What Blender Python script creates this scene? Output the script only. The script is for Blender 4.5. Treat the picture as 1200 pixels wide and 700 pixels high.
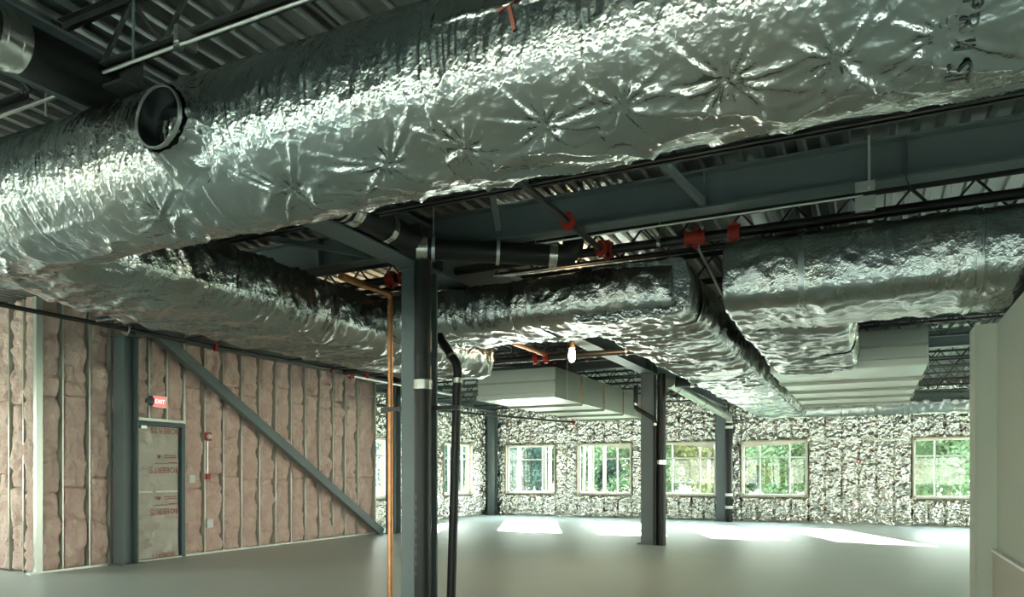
import bpy, math, random
import numpy as np
from mathutils import Vector, Matrix

random.seed(7)
scene = bpy.context.scene
for o in list(bpy.data.objects):
    bpy.data.objects.remove(o)
COL = scene.collection

# ------------------------------------------------------------ camera
YAW = math.atan(420 / 870)
cam_d = bpy.data.cameras.new('camera')
cam_d.sensor_width = 36.0
cam_d.lens = 870 / 1200 * 36.0
cam_d.shift_y = (556 - 350) / 1200
cam_d.clip_end = 400
cam = bpy.data.objects.new('camera', cam_d)
cam.location = (0, 0, 1.37)
cam.rotation_euler = (math.pi / 2, 0, YAW)
COL.objects.link(cam)
scene.camera = cam

# ------------------------------------------------------------ sky, sun, exposure
SUN_AZ = Vector((-0.4036, 0.9156))
SUN_EL = math.radians(17.9)
world = bpy.data.worlds.new('hazy_sky')
scene.world = world
world.use_nodes = True
wn = world.node_tree.nodes
wl = world.node_tree.links
wn.clear()
w_out = wn.new('ShaderNodeOutputWorld')
w_bg = wn.new('ShaderNodeBackground')
w_tc = wn.new('ShaderNodeTexCoord')
w_sp = wn.new('ShaderNodeSeparateXYZ')
w_rp = wn.new('ShaderNodeValToRGB')
wl.new(w_tc.outputs['Generated'], w_sp.inputs[0])
wl.new(w_sp.outputs['Z'], w_rp.inputs[0])
w_rp.color_ramp.elements[0].position = 0.0
w_rp.color_ramp.elements[0].color = (1.0, 0.94, 0.79, 1)
w_rp.color_ramp.elements[1].position = 0.8
w_rp.color_ramp.elements[1].color = (0.66, 0.86, 1.0, 1)
wl.new(w_rp.outputs[0], w_bg.inputs['Color'])
w_bg.inputs['Strength'].default_value = 3.6
wl.new(w_bg.outputs[0], w_out.inputs[0])

sun_d = bpy.data.lights.new('sun', 'SUN')
sun_d.energy = 12.0
sun_d.angle = math.radians(0.6)
sun_d.color = (1.0, 0.95, 0.84)
sun = bpy.data.objects.new('sun', sun_d)
sdir = Vector((SUN_AZ.x * math.cos(SUN_EL), SUN_AZ.y * math.cos(SUN_EL), math.sin(SUN_EL)))
sun.rotation_euler = sdir.to_track_quat('Z', 'Y').to_euler()
sun.location = (-20, 60, 25)
COL.objects.link(sun)

vs = scene.view_settings
vs.view_transform = 'Standard'
vs.look = 'None'
vs.exposure = 2.25
vs.gamma = 1.0
vs.use_curve_mapping = False

# ------------------------------------------------------------ numpy noise
def _hash(ix, iy, seed):
    n = (ix.astype(np.int64) * 374761393 + iy.astype(np.int64) * 668265263 + seed * 974711) & 0xffffffff
    n = ((n ^ (n >> 13)) * 1274126177) & 0xffffffff
    return ((n ^ (n >> 16)) & 0xffff) / 65535.0

def vn(x, y, seed=0):
    x = np.asarray(x, float); y = np.asarray(y, float)
    ix = np.floor(x); iy = np.floor(y)
    fx = x - ix; fy = y - iy
    fx = fx * fx * (3 - 2 * fx); fy = fy * fy * (3 - 2 * fy)
    a = _hash(ix, iy, seed); b = _hash(ix + 1, iy, seed)
    c = _hash(ix, iy + 1, seed); d = _hash(ix + 1, iy + 1, seed)
    return (a * (1 - fx) + b * fx) * (1 - fy) + (c * (1 - fx) + d * fx) * fy

def ridge(n):
    return 1 - np.abs(2 * n - 1)

# ------------------------------------------------------------ mesh builder
class MB:
    def __init__(s):
        s.v = []; s.f = []
    def add(s, vs_, fs_):
        b = len(s.v)
        s.v += [tuple(p) for p in vs_]
        s.f += [tuple(i + b for i in f) for f in fs_]
        return s
    def box(s, x0, x1, y0, y1, z0, z1):
        v = [(x0, y0, z0), (x1, y0, z0), (x1, y1, z0), (x0, y1, z0), (x0, y0, z1), (x1, y0, z1), (x1, y1, z1), (x0, y1, z1)]
        f = [(0, 3, 2, 1), (4, 5, 6, 7), (0, 1, 5, 4), (1, 2, 6, 5), (2, 3, 7, 6), (3, 0, 4, 7)]
        return s.add(v, f)
    def bar(s, p0, p1, w, h, up=(0, 0, 1)):
        p0 = Vector(p0); p1 = Vector(p1); d = (p1 - p0).normalized()
        u = Vector(up); a = d.cross(u)
        if a.length < 1e-4: a = d.cross(Vector((1, 0, 0)))
        a.normalize(); b = a.cross(d).normalized()
        v = []
        for p in (p0, p1):
            for i, j in ((-1, -1), (1, -1), (1, 1), (-1, 1)):
                v.append(p + a * (i * w / 2) + b * (j * h / 2))
        return s.add(v, [(0, 1, 2, 3), (7, 6, 5, 4), (0, 4, 5, 1), (1, 5, 6, 2), (2, 6, 7, 3), (3, 7, 4, 0)])
    def tube(s, pts, r, n=16, caps=True, inner=None):
        pts = [Vector(p) for p in pts]
        rs = r if isinstance(r, (list, tuple)) else [r] * len(pts)
        def shell(rs, flip):
            rings = []; prev = None
            for i, p in enumerate(pts):
                d = (pts[min(i + 1, len(pts) - 1)] - pts[max(i - 1, 0)]).normalized()
                if prev is None:
                    a = d.cross(Vector((0, 0, 1)))
                    if a.length < 1e-3: a = d.cross(Vector((1, 0, 0)))
                else:
                    a = prev - d * prev.dot(d)
                a.normalize(); prev = a; b = d.cross(a)
                rings.append([p + (a * math.cos(2 * math.pi * k / n) + b * math.sin(2 * math.pi * k / n)) * rs[i] for k in range(n)])
            v = [q for rg in rings for q in rg]; f = []
            for i in range(len(pts) - 1):
                for k in range(n):
                    q = (i * n + k, i * n + (k + 1) % n, (i + 1) * n + (k + 1) % n, (i + 1) * n + k)
                    f.append(q if flip else q[::-1])
            return v, f
        v, f = shell(rs, False)
        m = len(pts)
        if inner is None:
            if caps:
                f.append(tuple(range(n))); f.append(tuple((m - 1) * n + k for k in range(n))[::-1])
            s.add(v, f)
        else:
            v2, f2 = shell([q - inner for q in rs], True)
            nb = len(v)
            f += [tuple(i + nb for i in q) for q in f2]
            for e in (0, m - 1):
                for k in range(n):
                    q = (e * n + k, e * n + (k + 1) % n, nb + e * n + (k + 1) % n, nb + e * n + k)
                    f.append(q if e == 0 else q[::-1])
            s.add(v + v2, f)
        return s
    def wsec(s, p0, p1, d, bf, tf=0.016, tw=0.012, up=(0, 0, 1)):
        """wide-flange section; p0/p1 axis at mid depth, web along up"""
        p0 = Vector(p0); p1 = Vector(p1); ax = (p1 - p0).normalized()
        u = Vector(up).normalized(); a = ax.cross(u).normalized()
        pr = [(-bf / 2, -d / 2), (bf / 2, -d / 2), (bf / 2, -d / 2 + tf), (tw / 2, -d / 2 + tf), (tw / 2, d / 2 - tf), (bf / 2, d / 2 - tf),
              (bf / 2, d / 2), (-bf / 2, d / 2), (-bf / 2, d / 2 - tf), (-tw / 2, d / 2 - tf), (-tw / 2, -d / 2 + tf), (-bf / 2, -d / 2 + tf)]
        v = [p + a * i + u * j for p in (p0, p1) for i, j in pr]
        n = 12
        f = [(k, k + n, (k + 1) % n + n, (k + 1) % n) for k in range(n)]
        for b, fl in ((0, False), (n, True)):
            for q in ((0, 1, 2, 11), (2, 3, 10, 11), (3, 4, 9, 10), (4, 5, 8, 9), (5, 6, 7, 8)):
                q = tuple(i + b for i in q)
                f.append(q if not fl else q[::-1])
        return s.add(v, f)

ORG = {}
def tag(o, label=None, cat=None, group=None, kind=None):
    if label: o['label'] = label
    if cat: o['category'] = cat
    if group: o['group'] = group
    if kind: o['kind'] = kind
    return o

def empty(name, loc, label, cat, group=None):
    o = bpy.data.objects.new(name, None)
    o.empty_display_size = 0.2
    COL.objects.link(o)
    o.location = loc
    ORG[o] = Vector(loc)
    return tag(o, label, cat, group)

def link_mesh(name, me, parent, org):
    o = bpy.data.objects.new(name, me)
    COL.objects.link(o)
    if parent is not None:
        o.parent = parent
        o.location = Vector(org) - ORG[parent]
    else:
        o.location = org
    ORG[o] = Vector(org)
    return o

def obj(name, mb, mat, parent=None, smooth=False, auto=None):
    vsn = np.array([tuple(p) for p in mb.v], dtype=float)
    if parent is None:
        lo = vsn.min(0); hi = vsn.max(0)
        org = Vector(((lo[0] + hi[0]) / 2, (lo[1] + hi[1]) / 2, lo[2]))
    else:
        org = ORG[parent].copy()
    me = bpy.data.meshes.new(name)
    me.from_pydata((vsn - np.array(org)).tolist(), [], mb.f)
    me.update()
    if smooth:
        me.shade_smooth() if auto is None else None
        if auto is not None:
            me.set_sharp_from_angle(angle=math.radians(auto)) if False else None
            me.polygons.foreach_set('use_smooth', [True] * len(me.polygons))
            me.set_sharp_from_angle(angle=math.radians(auto))
    if mat: me.materials.append(mat)
    return link_mesh(name, me, parent, org)

def grid_obj(name, V, ni, nj, mat, parent=None, closed_j=False, caps=False, flip=False, smooth=True):
    """V: (ni*nj,3) world coordinates, i-major"""
    if parent is None:
        lo = V.min(0); hi = V.max(0)
        org = Vector(((lo[0] + hi[0]) / 2, (lo[1] + hi[1]) / 2, lo[2]))
    else:
        org = ORG[parent].copy()
    I, J = np.meshgrid(np.arange(ni - 1), np.arange(nj if closed_j else nj - 1), indexing='ij')
    J2 = (J + 1) % nj
    q = np.stack([I * nj + J, I * nj + J2, (I + 1) * nj + J2, (I + 1) * nj + J], -1).reshape(-1, 4)
    if flip: q = q[:, ::-1]
    nq = len(q)
    loops = q.reshape(-1)
    starts = np.arange(nq) * 4
    totals = np.full(nq, 4)
    if caps:
        c0 = np.arange(nj)[::-1]; c1 = (ni - 1) * nj + np.arange(nj)
        if flip: c0, c1 = c0[::-1], c1[::-1]
        starts = np.concatenate([starts, [len(loops), len(loops) + nj]])
        totals = np.concatenate([totals, [nj, nj]])
        loops = np.concatenate([loops, c0, c1])
    me = bpy.data.meshes.new(name)
    me.vertices.add(len(V))
    me.vertices.foreach_set('co', (V - np.array(org)).astype(np.float32).ravel())
    me.loops.add(len(loops))
    me.loops.foreach_set('vertex_index', loops.astype(np.int32))
    me.polygons.add(len(starts))
    me.polygons.foreach_set('loop_start', starts.astype(np.int32))
    try:
        me.polygons.foreach_set('loop_total', totals.astype(np.int32))
    except Exception:
        pass
    sm = np.full(len(starts), smooth)
    if caps: sm[-2:] = False
    me.polygons.foreach_set('use_smooth', sm)
    me.update(calc_edges=True)
    me.validate()
    if mat: me.materials.append(mat)
    return link_mesh(name, me, parent, org)

def clone(src, name, parent, org, rot=None):
    o = bpy.data.objects.new(name, src.data)
    COL.objects.link(o)
    if parent is not None:
        o.parent = parent
        o.location = Vector(org) - ORG[parent]
    else:
        o.location = org
    if rot: o.rotation_euler = rot
    ORG[o] = Vector(org)
    return o

# ------------------------------------------------------------ materials
def mat(name, col, rough=0.6, metal=0.0, noise=None, bump=None, spec=None, coords='Object', crinkle=()):
    """noise=(scale, amount, (col2)), bump=(scale, strength, distance)"""
    m = bpy.data.materials.new(name)
    m.use_nodes = True
    nt = m.node_tree
    b = nt.nodes['Principled BSDF']
    b.inputs['Base Color'].default_value = (*col, 1)
    b.inputs['Roughness'].default_value = rough
    b.inputs['Metallic'].default_value = metal
    if spec is not None: b.inputs['Specular IOR Level'].default_value = spec
    tc = nt.nodes.new('ShaderNodeTexCoord')
    if noise:
        n = nt.nodes.new('ShaderNodeTexNoise')
        n.inputs['Scale'].default_value = noise[0]
        n.inputs['Detail'].default_value = 6
        r = nt.nodes.new('ShaderNodeValToRGB')
        lo, hi = (noise[3] if len(noise) > 3 else (0.35, 0.65))
        r.color_ramp.elements[0].position = lo
        r.color_ramp.elements[1].position = hi
        mx = nt.nodes.new('ShaderNodeMix'); mx.data_type = 'RGBA'
        mx.inputs[6].default_value = (*col, 1)
        mx.inputs[7].default_value = (*noise[2], 1)
        ml = nt.nodes.new('ShaderNodeMath'); ml.operation = 'MULTIPLY'
        ml.inputs[1].default_value = noise[1]
        nt.links.new(tc.outputs[coords], n.inputs['Vector'])
        nt.links.new(n.outputs['Fac'], r.inputs[0])
        nt.links.new(r.outputs[0], ml.inputs[0])
        nt.links.new(ml.outputs[0], mx.inputs[0])
        nt.links.new(mx.outputs[2], b.inputs['Base Color'])
    if bump:
        n2 = nt.nodes.new('ShaderNodeTexNoise')
        n2.inputs['Scale'].default_value = bump[0]
        n2.inputs['Detail'].default_value = 4
        bp = nt.nodes.new('ShaderNodeBump')
        bp.inputs['Strength'].default_value = bump[1]
        bp.inputs['Distance'].default_value = bump[2]
        nt.links.new(tc.outputs[coords], n2.inputs['Vector'])
        nt.links.new(n2.outputs['Fac'], bp.inputs['Height'])
        nt.links.new(bp.outputs[0], b.inputs['Normal'])
    last = bp.outputs[0] if bump else None
    for sc, dist, st in crinkle:
        # warped cell facets: sharp creases of crumpled foil
        nz = nt.nodes.new('ShaderNodeTexNoise'); nz.inputs['Scale'].default_value = sc * .45; nz.inputs['Detail'].default_value = 2
        vm = nt.nodes.new('ShaderNodeVectorMath'); vm.operation = 'MULTIPLY_ADD'
        vm.inputs[1].default_value = (1.6 / sc,) * 3
        nt.links.new(tc.outputs[coords], nz.inputs['Vector'])
        nt.links.new(nz.outputs['Color'], vm.inputs[0]); nt.links.new(tc.outputs[coords], vm.inputs[2])
        vo = nt.nodes.new('ShaderNodeTexVoronoi'); vo.inputs['Scale'].default_value = sc
        nt.links.new(vm.outputs[0], vo.inputs['Vector'])
        b2 = nt.nodes.new('ShaderNodeBump'); b2.inputs['Strength'].default_value = st; b2.inputs['Distance'].default_value = dist
        nt.links.new(vo.outputs['Distance'], b2.inputs['Height'])
        if last: nt.links.new(last, b2.inputs['Normal'])
        last = b2.outputs[0]
    if last: nt.links.new(last, b.inputs['Normal'])
    return m

M = {}
M['foil'] = mat('foil_facing', (0.375, 0.41, 0.40), 0.20, 1.0, noise=(1.3, 0.45, (0.47, 0.40, 0.34), (0.45, 0.7)), crinkle=((11, .012, .4), (30, .006, .5), (70, .003, .5)))
M['wallfoil'] = mat('crumpled_wall_foil', (0.84, 0.84, 0.78), 0.2, 1.0, noise=(7, 0.85, (0.42, 0.26, 0.20), (0.58, 0.66)), crinkle=((6, .08, .85), (13, .04, .8)))
M['tape'] = mat('foil_tape', (0.40, 0.44, 0.43), 0.28, 1.0, bump=(90, 0.3, 0.002))
M['steel'] = mat('primed_steel_grey', (0.125, 0.16, 0.163), 0.45, 0.0, noise=(3, 0.35, (0.095, 0.122, 0.125)))
M['joist'] = mat('dark_joist_primer', (0.035, 0.04, 0.04), 0.5, noise=(5, 0.4, (0.05, 0.04, 0.03)))
M['deck'] = mat('galvanised_deck', (0.28, 0.31, 0.30), 0.36, 0.85, noise=(2.0, 0.5, (0.21, 0.235, 0.235)))
M['duct'] = mat('galvanised_sheet', (0.42, 0.45, 0.40), 0.36, 0.8, noise=(1.5, 0.4, (0.36, 0.39, 0.35)))
M['rib'] = mat('duct_standing_rib', (0.30, 0.31, 0.26), 0.45, 0.6)
M['seam'] = mat('duct_seam_metal', (0.42, 0.36, 0.27), 0.45, 0.6, noise=(12, 0.6, (0.38, 0.24, 0.14)))
M['zinc'] = mat('zinc_fittings', (0.62, 0.64, 0.62), 0.3, 1.0)
M['iron'] = mat('black_cast_iron', (0.010, 0.012, 0.012), 0.45, 0.0, bump=(120, 0.15, 0.002), spec=0.35)
M['blackpipe'] = mat('black_sprinkler_pipe', (0.022, 0.024, 0.022), 0.4, 0.0)
M['collar'] = mat('collar_interior', (0.018, 0.026, 0.026), 0.4, 0.6)
M['steelband'] = mat('stainless_band', (0.60, 0.60, 0.56), 0.25, 1.0)
M['copper'] = mat('copper', (0.55, 0.25, 0.11), 0.38, 0.9, noise=(14, 0.6, (0.30, 0.15, 0.08)))
M['red'] = mat('red_coupling_paint', (0.40, 0.035, 0.02), 0.45)
M['concrete'] = mat('polished_concrete', (0.67, 0.73, 0.68), 0.40, 0.0, noise=(0.55, 0.55, (0.58, 0.64, 0.60), (0.3, 0.7)), bump=(14, 0.06, 0.003), spec=0.32)
M['drywall'] = mat('drywall', (0.43, 0.46, 0.39), 0.75, noise=(1.2, 0.3, (0.40, 0.435, 0.375)))
M['cream'] = mat('cream_board', (0.40, 0.37, 0.30), 0.6)
M['pink'] = mat('pink_fibreglass', (0.60, 0.42, 0.37), 0.95, noise=(5, 0.8, (0.70, 0.57, 0.48), (0.35, 0.7)), bump=(22, 0.9, 0.03), spec=0.1)
M['stud'] = mat('galvanised_stud', (0.60, 0.64, 0.58), 0.38, 0.7)
M['sheath'] = mat('sheathing_board', (0.22, 0.15, 0.11), 0.9, noise=(4, 0.5, (0.3, 0.2, 0.14)))
M['frame'] = mat('white_window_frame', (0.78, 0.79, 0.76), 0.4)
M['wood'] = mat('pine_jamb', (0.50, 0.46, 0.36), 0.6, noise=(6, 0.5, (0.42, 0.37, 0.28)))
M['film'] = mat('cream_plastic_film', (0.74, 0.70, 0.58), 0.5)
M['paper'] = mat('brown_door_wrap', (0.42, 0.39, 0.32), 0.28, noise=(1.6, 0.4, (0.50, 0.47, 0.39)), bump=(3.0, 0.9, 0.06))
M['print'] = mat('red_print', (0.33, 0.075, 0.06), 0.5)
M['ink'] = mat('black_ink', (0.02, 0.03, 0.03), 0.5)
M['redmark'] = mat('red_marker', (0.35, 0.11, 0.085), 0.5)
M['doorframe'] = mat('door_frame_grey', (0.075, 0.115, 0.125), 0.5)
M['white'] = mat('white_plastic', (0.72, 0.74, 0.70), 0.5)
M['bark'] = mat('tree_bark', (0.36, 0.33, 0.27), 0.9, noise=(8, 0.6, (0.22, 0.19, 0.15)))
M['grass'] = mat('meadow_grass', (0.19, 0.24, 0.12), 0.95, noise=(0.5, 0.7, (0.28, 0.29, 0.17)))
M['paving'] = mat('pale_gravel', (0.55, 0.50, 0.40), 0.9, noise=(2, 0.4, (0.45, 0.42, 0.34)))
M['bulbbase'] = mat('lamp_socket', (0.05, 0.04, 0.03), 0.5)
M['rear'] = mat('rear_wall_paint', (0.66, 0.64, 0.57), 0.8, noise=(1, 0.3, (0.60, 0.585, 0.53)))

def glass_mat():
    m = bpy.data.materials.new('window_glass'); m.use_nodes = True
    nt = m.node_tree; nt.nodes.clear()
    o = nt.nodes.new('ShaderNodeOutputMaterial')
    t = nt.nodes.new('ShaderNodeBsdfTransparent'); t.inputs[0].default_value = (0.90, 0.95, 0.94, 1)
    g = nt.nodes.new('ShaderNodeBsdfGlossy'); g.inputs['Roughness'].default_value = 0.02
    x = nt.nodes.new('ShaderNodeMixShader'); lw = nt.nodes.new('ShaderNodeLayerWeight')
    pw = nt.nodes.new('ShaderNodeMath'); pw.operation = 'POWER'; pw.inputs[1].default_value = 5
    ml = nt.nodes.new('ShaderNodeMath'); ml.operation = 'MULTIPLY_ADD'; ml.inputs[1].default_value = .5; ml.inputs[2].default_value = .025
    nt.links.new(lw.outputs['Facing'], pw.inputs[0]); nt.links.new(pw.outputs[0], ml.inputs[0])
    nt.links.new(ml.outputs[0], x.inputs[0]); nt.links.new(t.outputs[0], x.inputs[1]); nt.links.new(g.outputs[0], x.inputs[2])
    nt.links.new(x.outputs[0], o.inputs[0])
    return m
M['glass'] = glass_mat()

def leaf_mat(name, c1, c2):
    m = bpy.data.materials.new(name); m.use_nodes = True
    nt = m.node_tree; nt.nodes.clear()
    o = nt.nodes.new('ShaderNodeOutputMaterial')
    d = nt.nodes.new('ShaderNodeBsdfDiffuse'); t = nt.nodes.new('ShaderNodeBsdfTranslucent')
    x = nt.nodes.new('ShaderNodeMixShader'); x.inputs[0].default_value = 0.45
    tc = nt.nodes.new('ShaderNodeTexCoord'); n = nt.nodes.new('ShaderNodeTexNoise'); n.inputs['Scale'].default_value = 1.4
    mx = nt.nodes.new('ShaderNodeMix'); mx.data_type = 'RGBA'
    mx.inputs[6].default_value = (*c1, 1); mx.inputs[7].default_value = (*c2, 1)
    nt.links.new(tc.outputs['Object'], n.inputs['Vector']); nt.links.new(n.outputs['Fac'], mx.inputs[0])
    nt.links.new(mx.outputs[2], d.inputs[0]); nt.links.new(mx.outputs[2], t.inputs[0])
    nt.links.new(d.outputs[0], x.inputs[1]); nt.links.new(t.outputs[0], x.inputs[2]); nt.links.new(x.outputs[0], o.inputs[0])
    return m
M['leafA'] = leaf_mat('leaf_green', (0.115, 0.18, 0.105), (0.21, 0.275, 0.15))
M['leafB'] = leaf_mat('leaf_yellow_green', (0.20, 0.235, 0.11), (0.34, 0.32, 0.17))
M['leafC'] = leaf_mat('leaf_blue_green', (0.085, 0.14, 0.125), (0.15, 0.205, 0.175))

def emit_mat(name, col, s):
    m = bpy.data.materials.new(name); m.use_nodes = True
    b = m.node_tree.nodes['Principled BSDF']
    b.inputs['Base Color'].default_value = (*col, 1)
    b.inputs['Emission Color'].default_value = (*col, 1)
    b.inputs['Emission Strength'].default_value = s
    return m
M['bulb'] = emit_mat('glowing_bulb', (1.0, 0.84, 0.58), 14)
M['exit'] = emit_mat('exit_sign_red', (0.75, 0.10, 0.09), 0.5)
M['exitletter'] = emit_mat('exit_letter_white', (0.9, 0.85, 0.7), 0.5)

# ------------------------------------------------------------ text helper
def text_polys(s, size=1.0):
    cu = bpy.data.curves.new('t', 'FONT'); cu.body = s; cu.size = size
    cu.align_x = 'CENTER'; cu.align_y = 'CENTER'
    cu.resolution_u = 3
    o = bpy.data.objects.new('t', cu); COL.objects.link(o)
    dg = bpy.context.evaluated_depsgraph_get()
    me = bpy.data.meshes.new_from_object(o.evaluated_get(dg))
    V = [v.co.copy() for v in me.vertices]; F = [tuple(p.vertices) for p in me.polygons]
    bpy.data.objects.remove(o); bpy.data.curves.remove(cu); bpy.data.meshes.remove(me)
    return V, F

# ============================================================ STRUCTURE
YB = 22.4          # back wall
XL = -11.65        # left outer wall (far part)
XP = -10.3         # pink partition face
YF = 6.35          # left front wall face
ZD = 3.81          # underside of roof deck
XR = 10.0
YR = -7.0

fl = obj('floor', MB().box(-13.2, XR + .2, YR - .2, YB + .15, -0.2, 0), M['concrete'])
tag(fl, 'grey-green smooth concrete floor slab of the empty hall', 'floor', kind='structure')

# ---- roof deck: corrugated sheets along Y
ceil = obj('ceiling', MB().box(-13.2, XR + .2, YR - .2, YB + .15, ZD + .045, ZD + .20), M['deck'])
tag(ceil, 'fluted galvanised steel roof deck over the hall', 'ceiling', kind='structure')
def deck_mesh():
    pr = []
    for k in range(6):
        x = k * 0.152
        pr += [(x, 0.038), (x + 0.086, 0.038), (x + 0.099, 0.0), (x + 0.139, 0.0)]
    pr.append((0.912, 0.038))
    L = YB - YR
    mb = MB()
    v = [(x, 0, z) for x, z in pr] + [(x, L, z) for x, z in pr]
    n = len(pr)
    mb.add(v, [(k, k + 1, k + 1 + n, k + n)[::-1] for k in range(n - 1)])
    return mb
first = None
for k in range(26):
    x = -13.2 + 0.912 * k
    if first is None:
        mb = deck_mesh()
        me = bpy.data.meshes.new('deck_sheet'); me.from_pydata(mb.v, [], mb.f); me.materials.append(M['deck']); me.update()
        first = link_mesh('deck_sheet', me, ceil, (x, YR, ZD))
    else:
        clone(first, 'deck_sheet', ceil, (x, YR, ZD))

# ---- windows
def window(idx, plane, u0, u1, z0, z1, pos, inward, label, mull=(0.272, 0.735), transom=1.855, depth=0.16, film=None):
    """plane 'x' = opening in a wall of constant Y (u along X); plane 'y' = wall of constant X (u along Y).
    pos = inner wall face coordinate, inward = +-1 direction pointing outside from face."""
    def bx(mb, a0, a1, b0, b1, c0, c1):
        lo, hi = sorted((pos + inward * b0, pos + inward * b1))
        if plane == 'x': mb.box(a0, a1, lo, hi, c0, c1)
        else: mb.box(lo, hi, a0, a1, c0, c1)
    w = u1 - u0
    root = bpy.data.objects.new('window_%d' % idx, None)
    COL.objects.link(root)
    loc = ((u0 + u1) / 2, pos + inward * .05, z0) if plane == 'x' else (pos + inward * .05, (u0 + u1) / 2, z0)
    root.location = loc; ORG[root] = Vector(loc)
    tag(root, label, 'window', kind='structure')
    # wooden jamb lining
    for nm, a in (('jamb', (u0 - .03, u0)), ('jamb', (u1, u1 + .03))):
        mb = MB(); bx(mb, a[0], a[1], -.03, depth, z0 - .03, z1 + .03); obj(nm, mb, M['wood'], root)
    mb = MB(); bx(mb, u0, u1, -.03, depth, z1, z1 + .035); obj('head', mb, M['wood'], root)
    mb = MB(); bx(mb, u0 - .05, u1 + .05, -.06, depth, z0 - .035, z0); obj('sill', mb, M['wood'], root)
    fd0, fd1 = .07, .13
    t = .045
    mb = MB()
    bx(mb, u0, u0 + t, fd0, fd1, z0, z1); bx(mb, u1 - t, u1, fd0, fd1, z0, z1)
    bx(mb, u0, u1, fd0, fd1, z0, z0 + t); bx(mb, u0, u1, fd0, fd1, z1 - t, z1)
    obj('frame', mb, M['frame'], root)
    us = [u0 + t] + [u0 + w * q for q in mull] + [u1 - t]
    zs = [z0 + t] + ([transom] if transom else []) + [z1 - t]
    for q in us[1:-1]:
        mb = MB(); bx(mb, q - .022, q + .022, fd0 + .002, fd1 - .002, z0 + t, z1 - t); obj('mullion', mb, M['frame'], root)
    for q in zs[1:-1]:
        mb = MB(); bx(mb, u0 + t, u1 - t, fd0 + .004, fd1 - .004, q - .02, q + .02); obj('transom', mb, M['frame'], root)
    for i in range(len(us) - 1):
        for j in range(len(zs) - 1):
            mb = MB(); bx(mb, us[i] - .01, us[i + 1] + .01, .098, .102, zs[j] - .01, zs[j + 1] + .01)
            obj('pane', mb, M['glass'], root)
    if film:
        n = 24; v = []; f = []
        for k in range(n + 1):
            s_ = k / n
            uu = u0 + w * (film[0] + (film[1] - film[0]) * s_)
            drop = film[2] + (film[3] - film[2]) * s_ + .02 * math.sin(s_ * 11) * math.sin(s_ * 3.1)
            for dd in (.0, .012):
                for zz in (z1, z1 - drop):
                    off = .03 + dd + .02 * math.sin(s_ * 9)
                    v.append((uu, pos + inward * off, zz) if plane == 'x' else (pos + inward * off, uu, zz))
        for k in range(n):
            b = k * 4
            f += [(b, b + 1, b + 5, b + 4), (b + 2, b + 6, b + 7, b + 3), (b + 1, b + 3, b + 7, b + 5)]
        obj('film_flap', MB().add(v, f), M['film'], root)
    # light portal in the opening (sampling aid for the daylight)
    pl = bpy.data.lights.new('daylight_portal', 'AREA'); pl.shape = 'RECTANGLE'
    pl.size = w; pl.size_y = z1 - z0; pl.cycles.is_portal = True
    po = bpy.data.objects.new('daylight_portal', pl); COL.objects.link(po)
    if plane == 'x':
        po.location = ((u0 + u1) / 2, pos + inward * .2, (z0 + z1) / 2)
        po.rotation_euler = (math.pi / 2 * (-1 if inward > 0 else 1), 0, 0)
    else:
        po.location = (pos + inward * .2, (u0 + u1) / 2, (z0 + z1) / 2)
        po.rotation_euler = (math.pi / 2, 0, math.pi / 2 * (1 if inward > 0 else -1))
    return root

def wall_with_holes(name, plane, a0, a1, pos0, pos1, holes, m, label):
    """solid wall of height ZD with rectangular holes (u0,u1,z0,z1)"""
    mb = MB()
    def bx(u0, u1, z0, z1):
        if u1 - u0 < 1e-3 or z1 - z0 < 1e-3: return
        if plane == 'x': mb.box(u0, u1, pos0, pos1, z0, z1)
        else: mb.box(pos0, pos1, u0, u1, z0, z1)
    cur = a0
    top = ZD + .04
    for u0, u1, z0, z1 in sorted(holes):
        bx(cur, u0, 0, top); bx(u0, u1, 0, z0); bx(u0, u1, z1, top)
        cur = u1
    bx(cur, a1, 0, top)
    o = obj(name, mb, m)
    return tag(o, label, 'wall', kind='structure')

ZS, ZH = 0.755, 2.31
WX = [(-11.02, -9.28), (-8.46, -6.72), (-5.92, -4.14), (-3.365, -1.61), (1.04, 2.84), (5.4, 7.15)]
holes = [(a, b, ZS, ZH) for a, b in WX]
wb = wall_with_holes('wall_back', 'x', XL - .3, XR + .2, YB + .09, YB + .24, holes, M['sheath'], 'far wall lined with crumpled silver foil insulation and a row of windows')
wlabels = ['window farthest left in the far foil wall next to the corner column',
           'far foil wall window with a slanting cream film flap at its head',
           'far wall window partly hidden behind the mid-hall steel column',
           'far wall window with a straight cream film strip along its head',
           'far wall window cut off by the drywall pillar',
           'far wall window hidden behind the drywall partition']
films = [None, (0.25, 1.0, 0.01, 0.16), (0.3, 0.98, 0.03, 0.18), (0.02, 0.9, 0.16, 0.07), (0.1, 0.6, 0.06, 0.02), None]
for i, (a, b) in enumerate(WX):
    window(i + 1, 'x', a, b, ZS, ZH, YB, 1, wlabels[i], film=films[i])
# left outer wall, far part
LW = [(14.75, 16.5), (19.38, 21.13)]
wlf = wall_with_holes('wall_left_far', 'y', YF, YB + .09, XL - .24, XL - .09, [(a, b, ZS, ZH) for a, b in LW], M['sheath'],
                      'left outer wall lined with silver foil insulation beyond the pink partition')
window(7, 'y', LW[0][0], LW[0][1], ZS, ZH, XL, -1, 'left outer wall window seen past the end of the pink partition')
window(8, 'y', LW[1][0], LW[1][1], ZS, ZH, XL, -1, 'left outer wall window just right of the near steel column')

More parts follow.
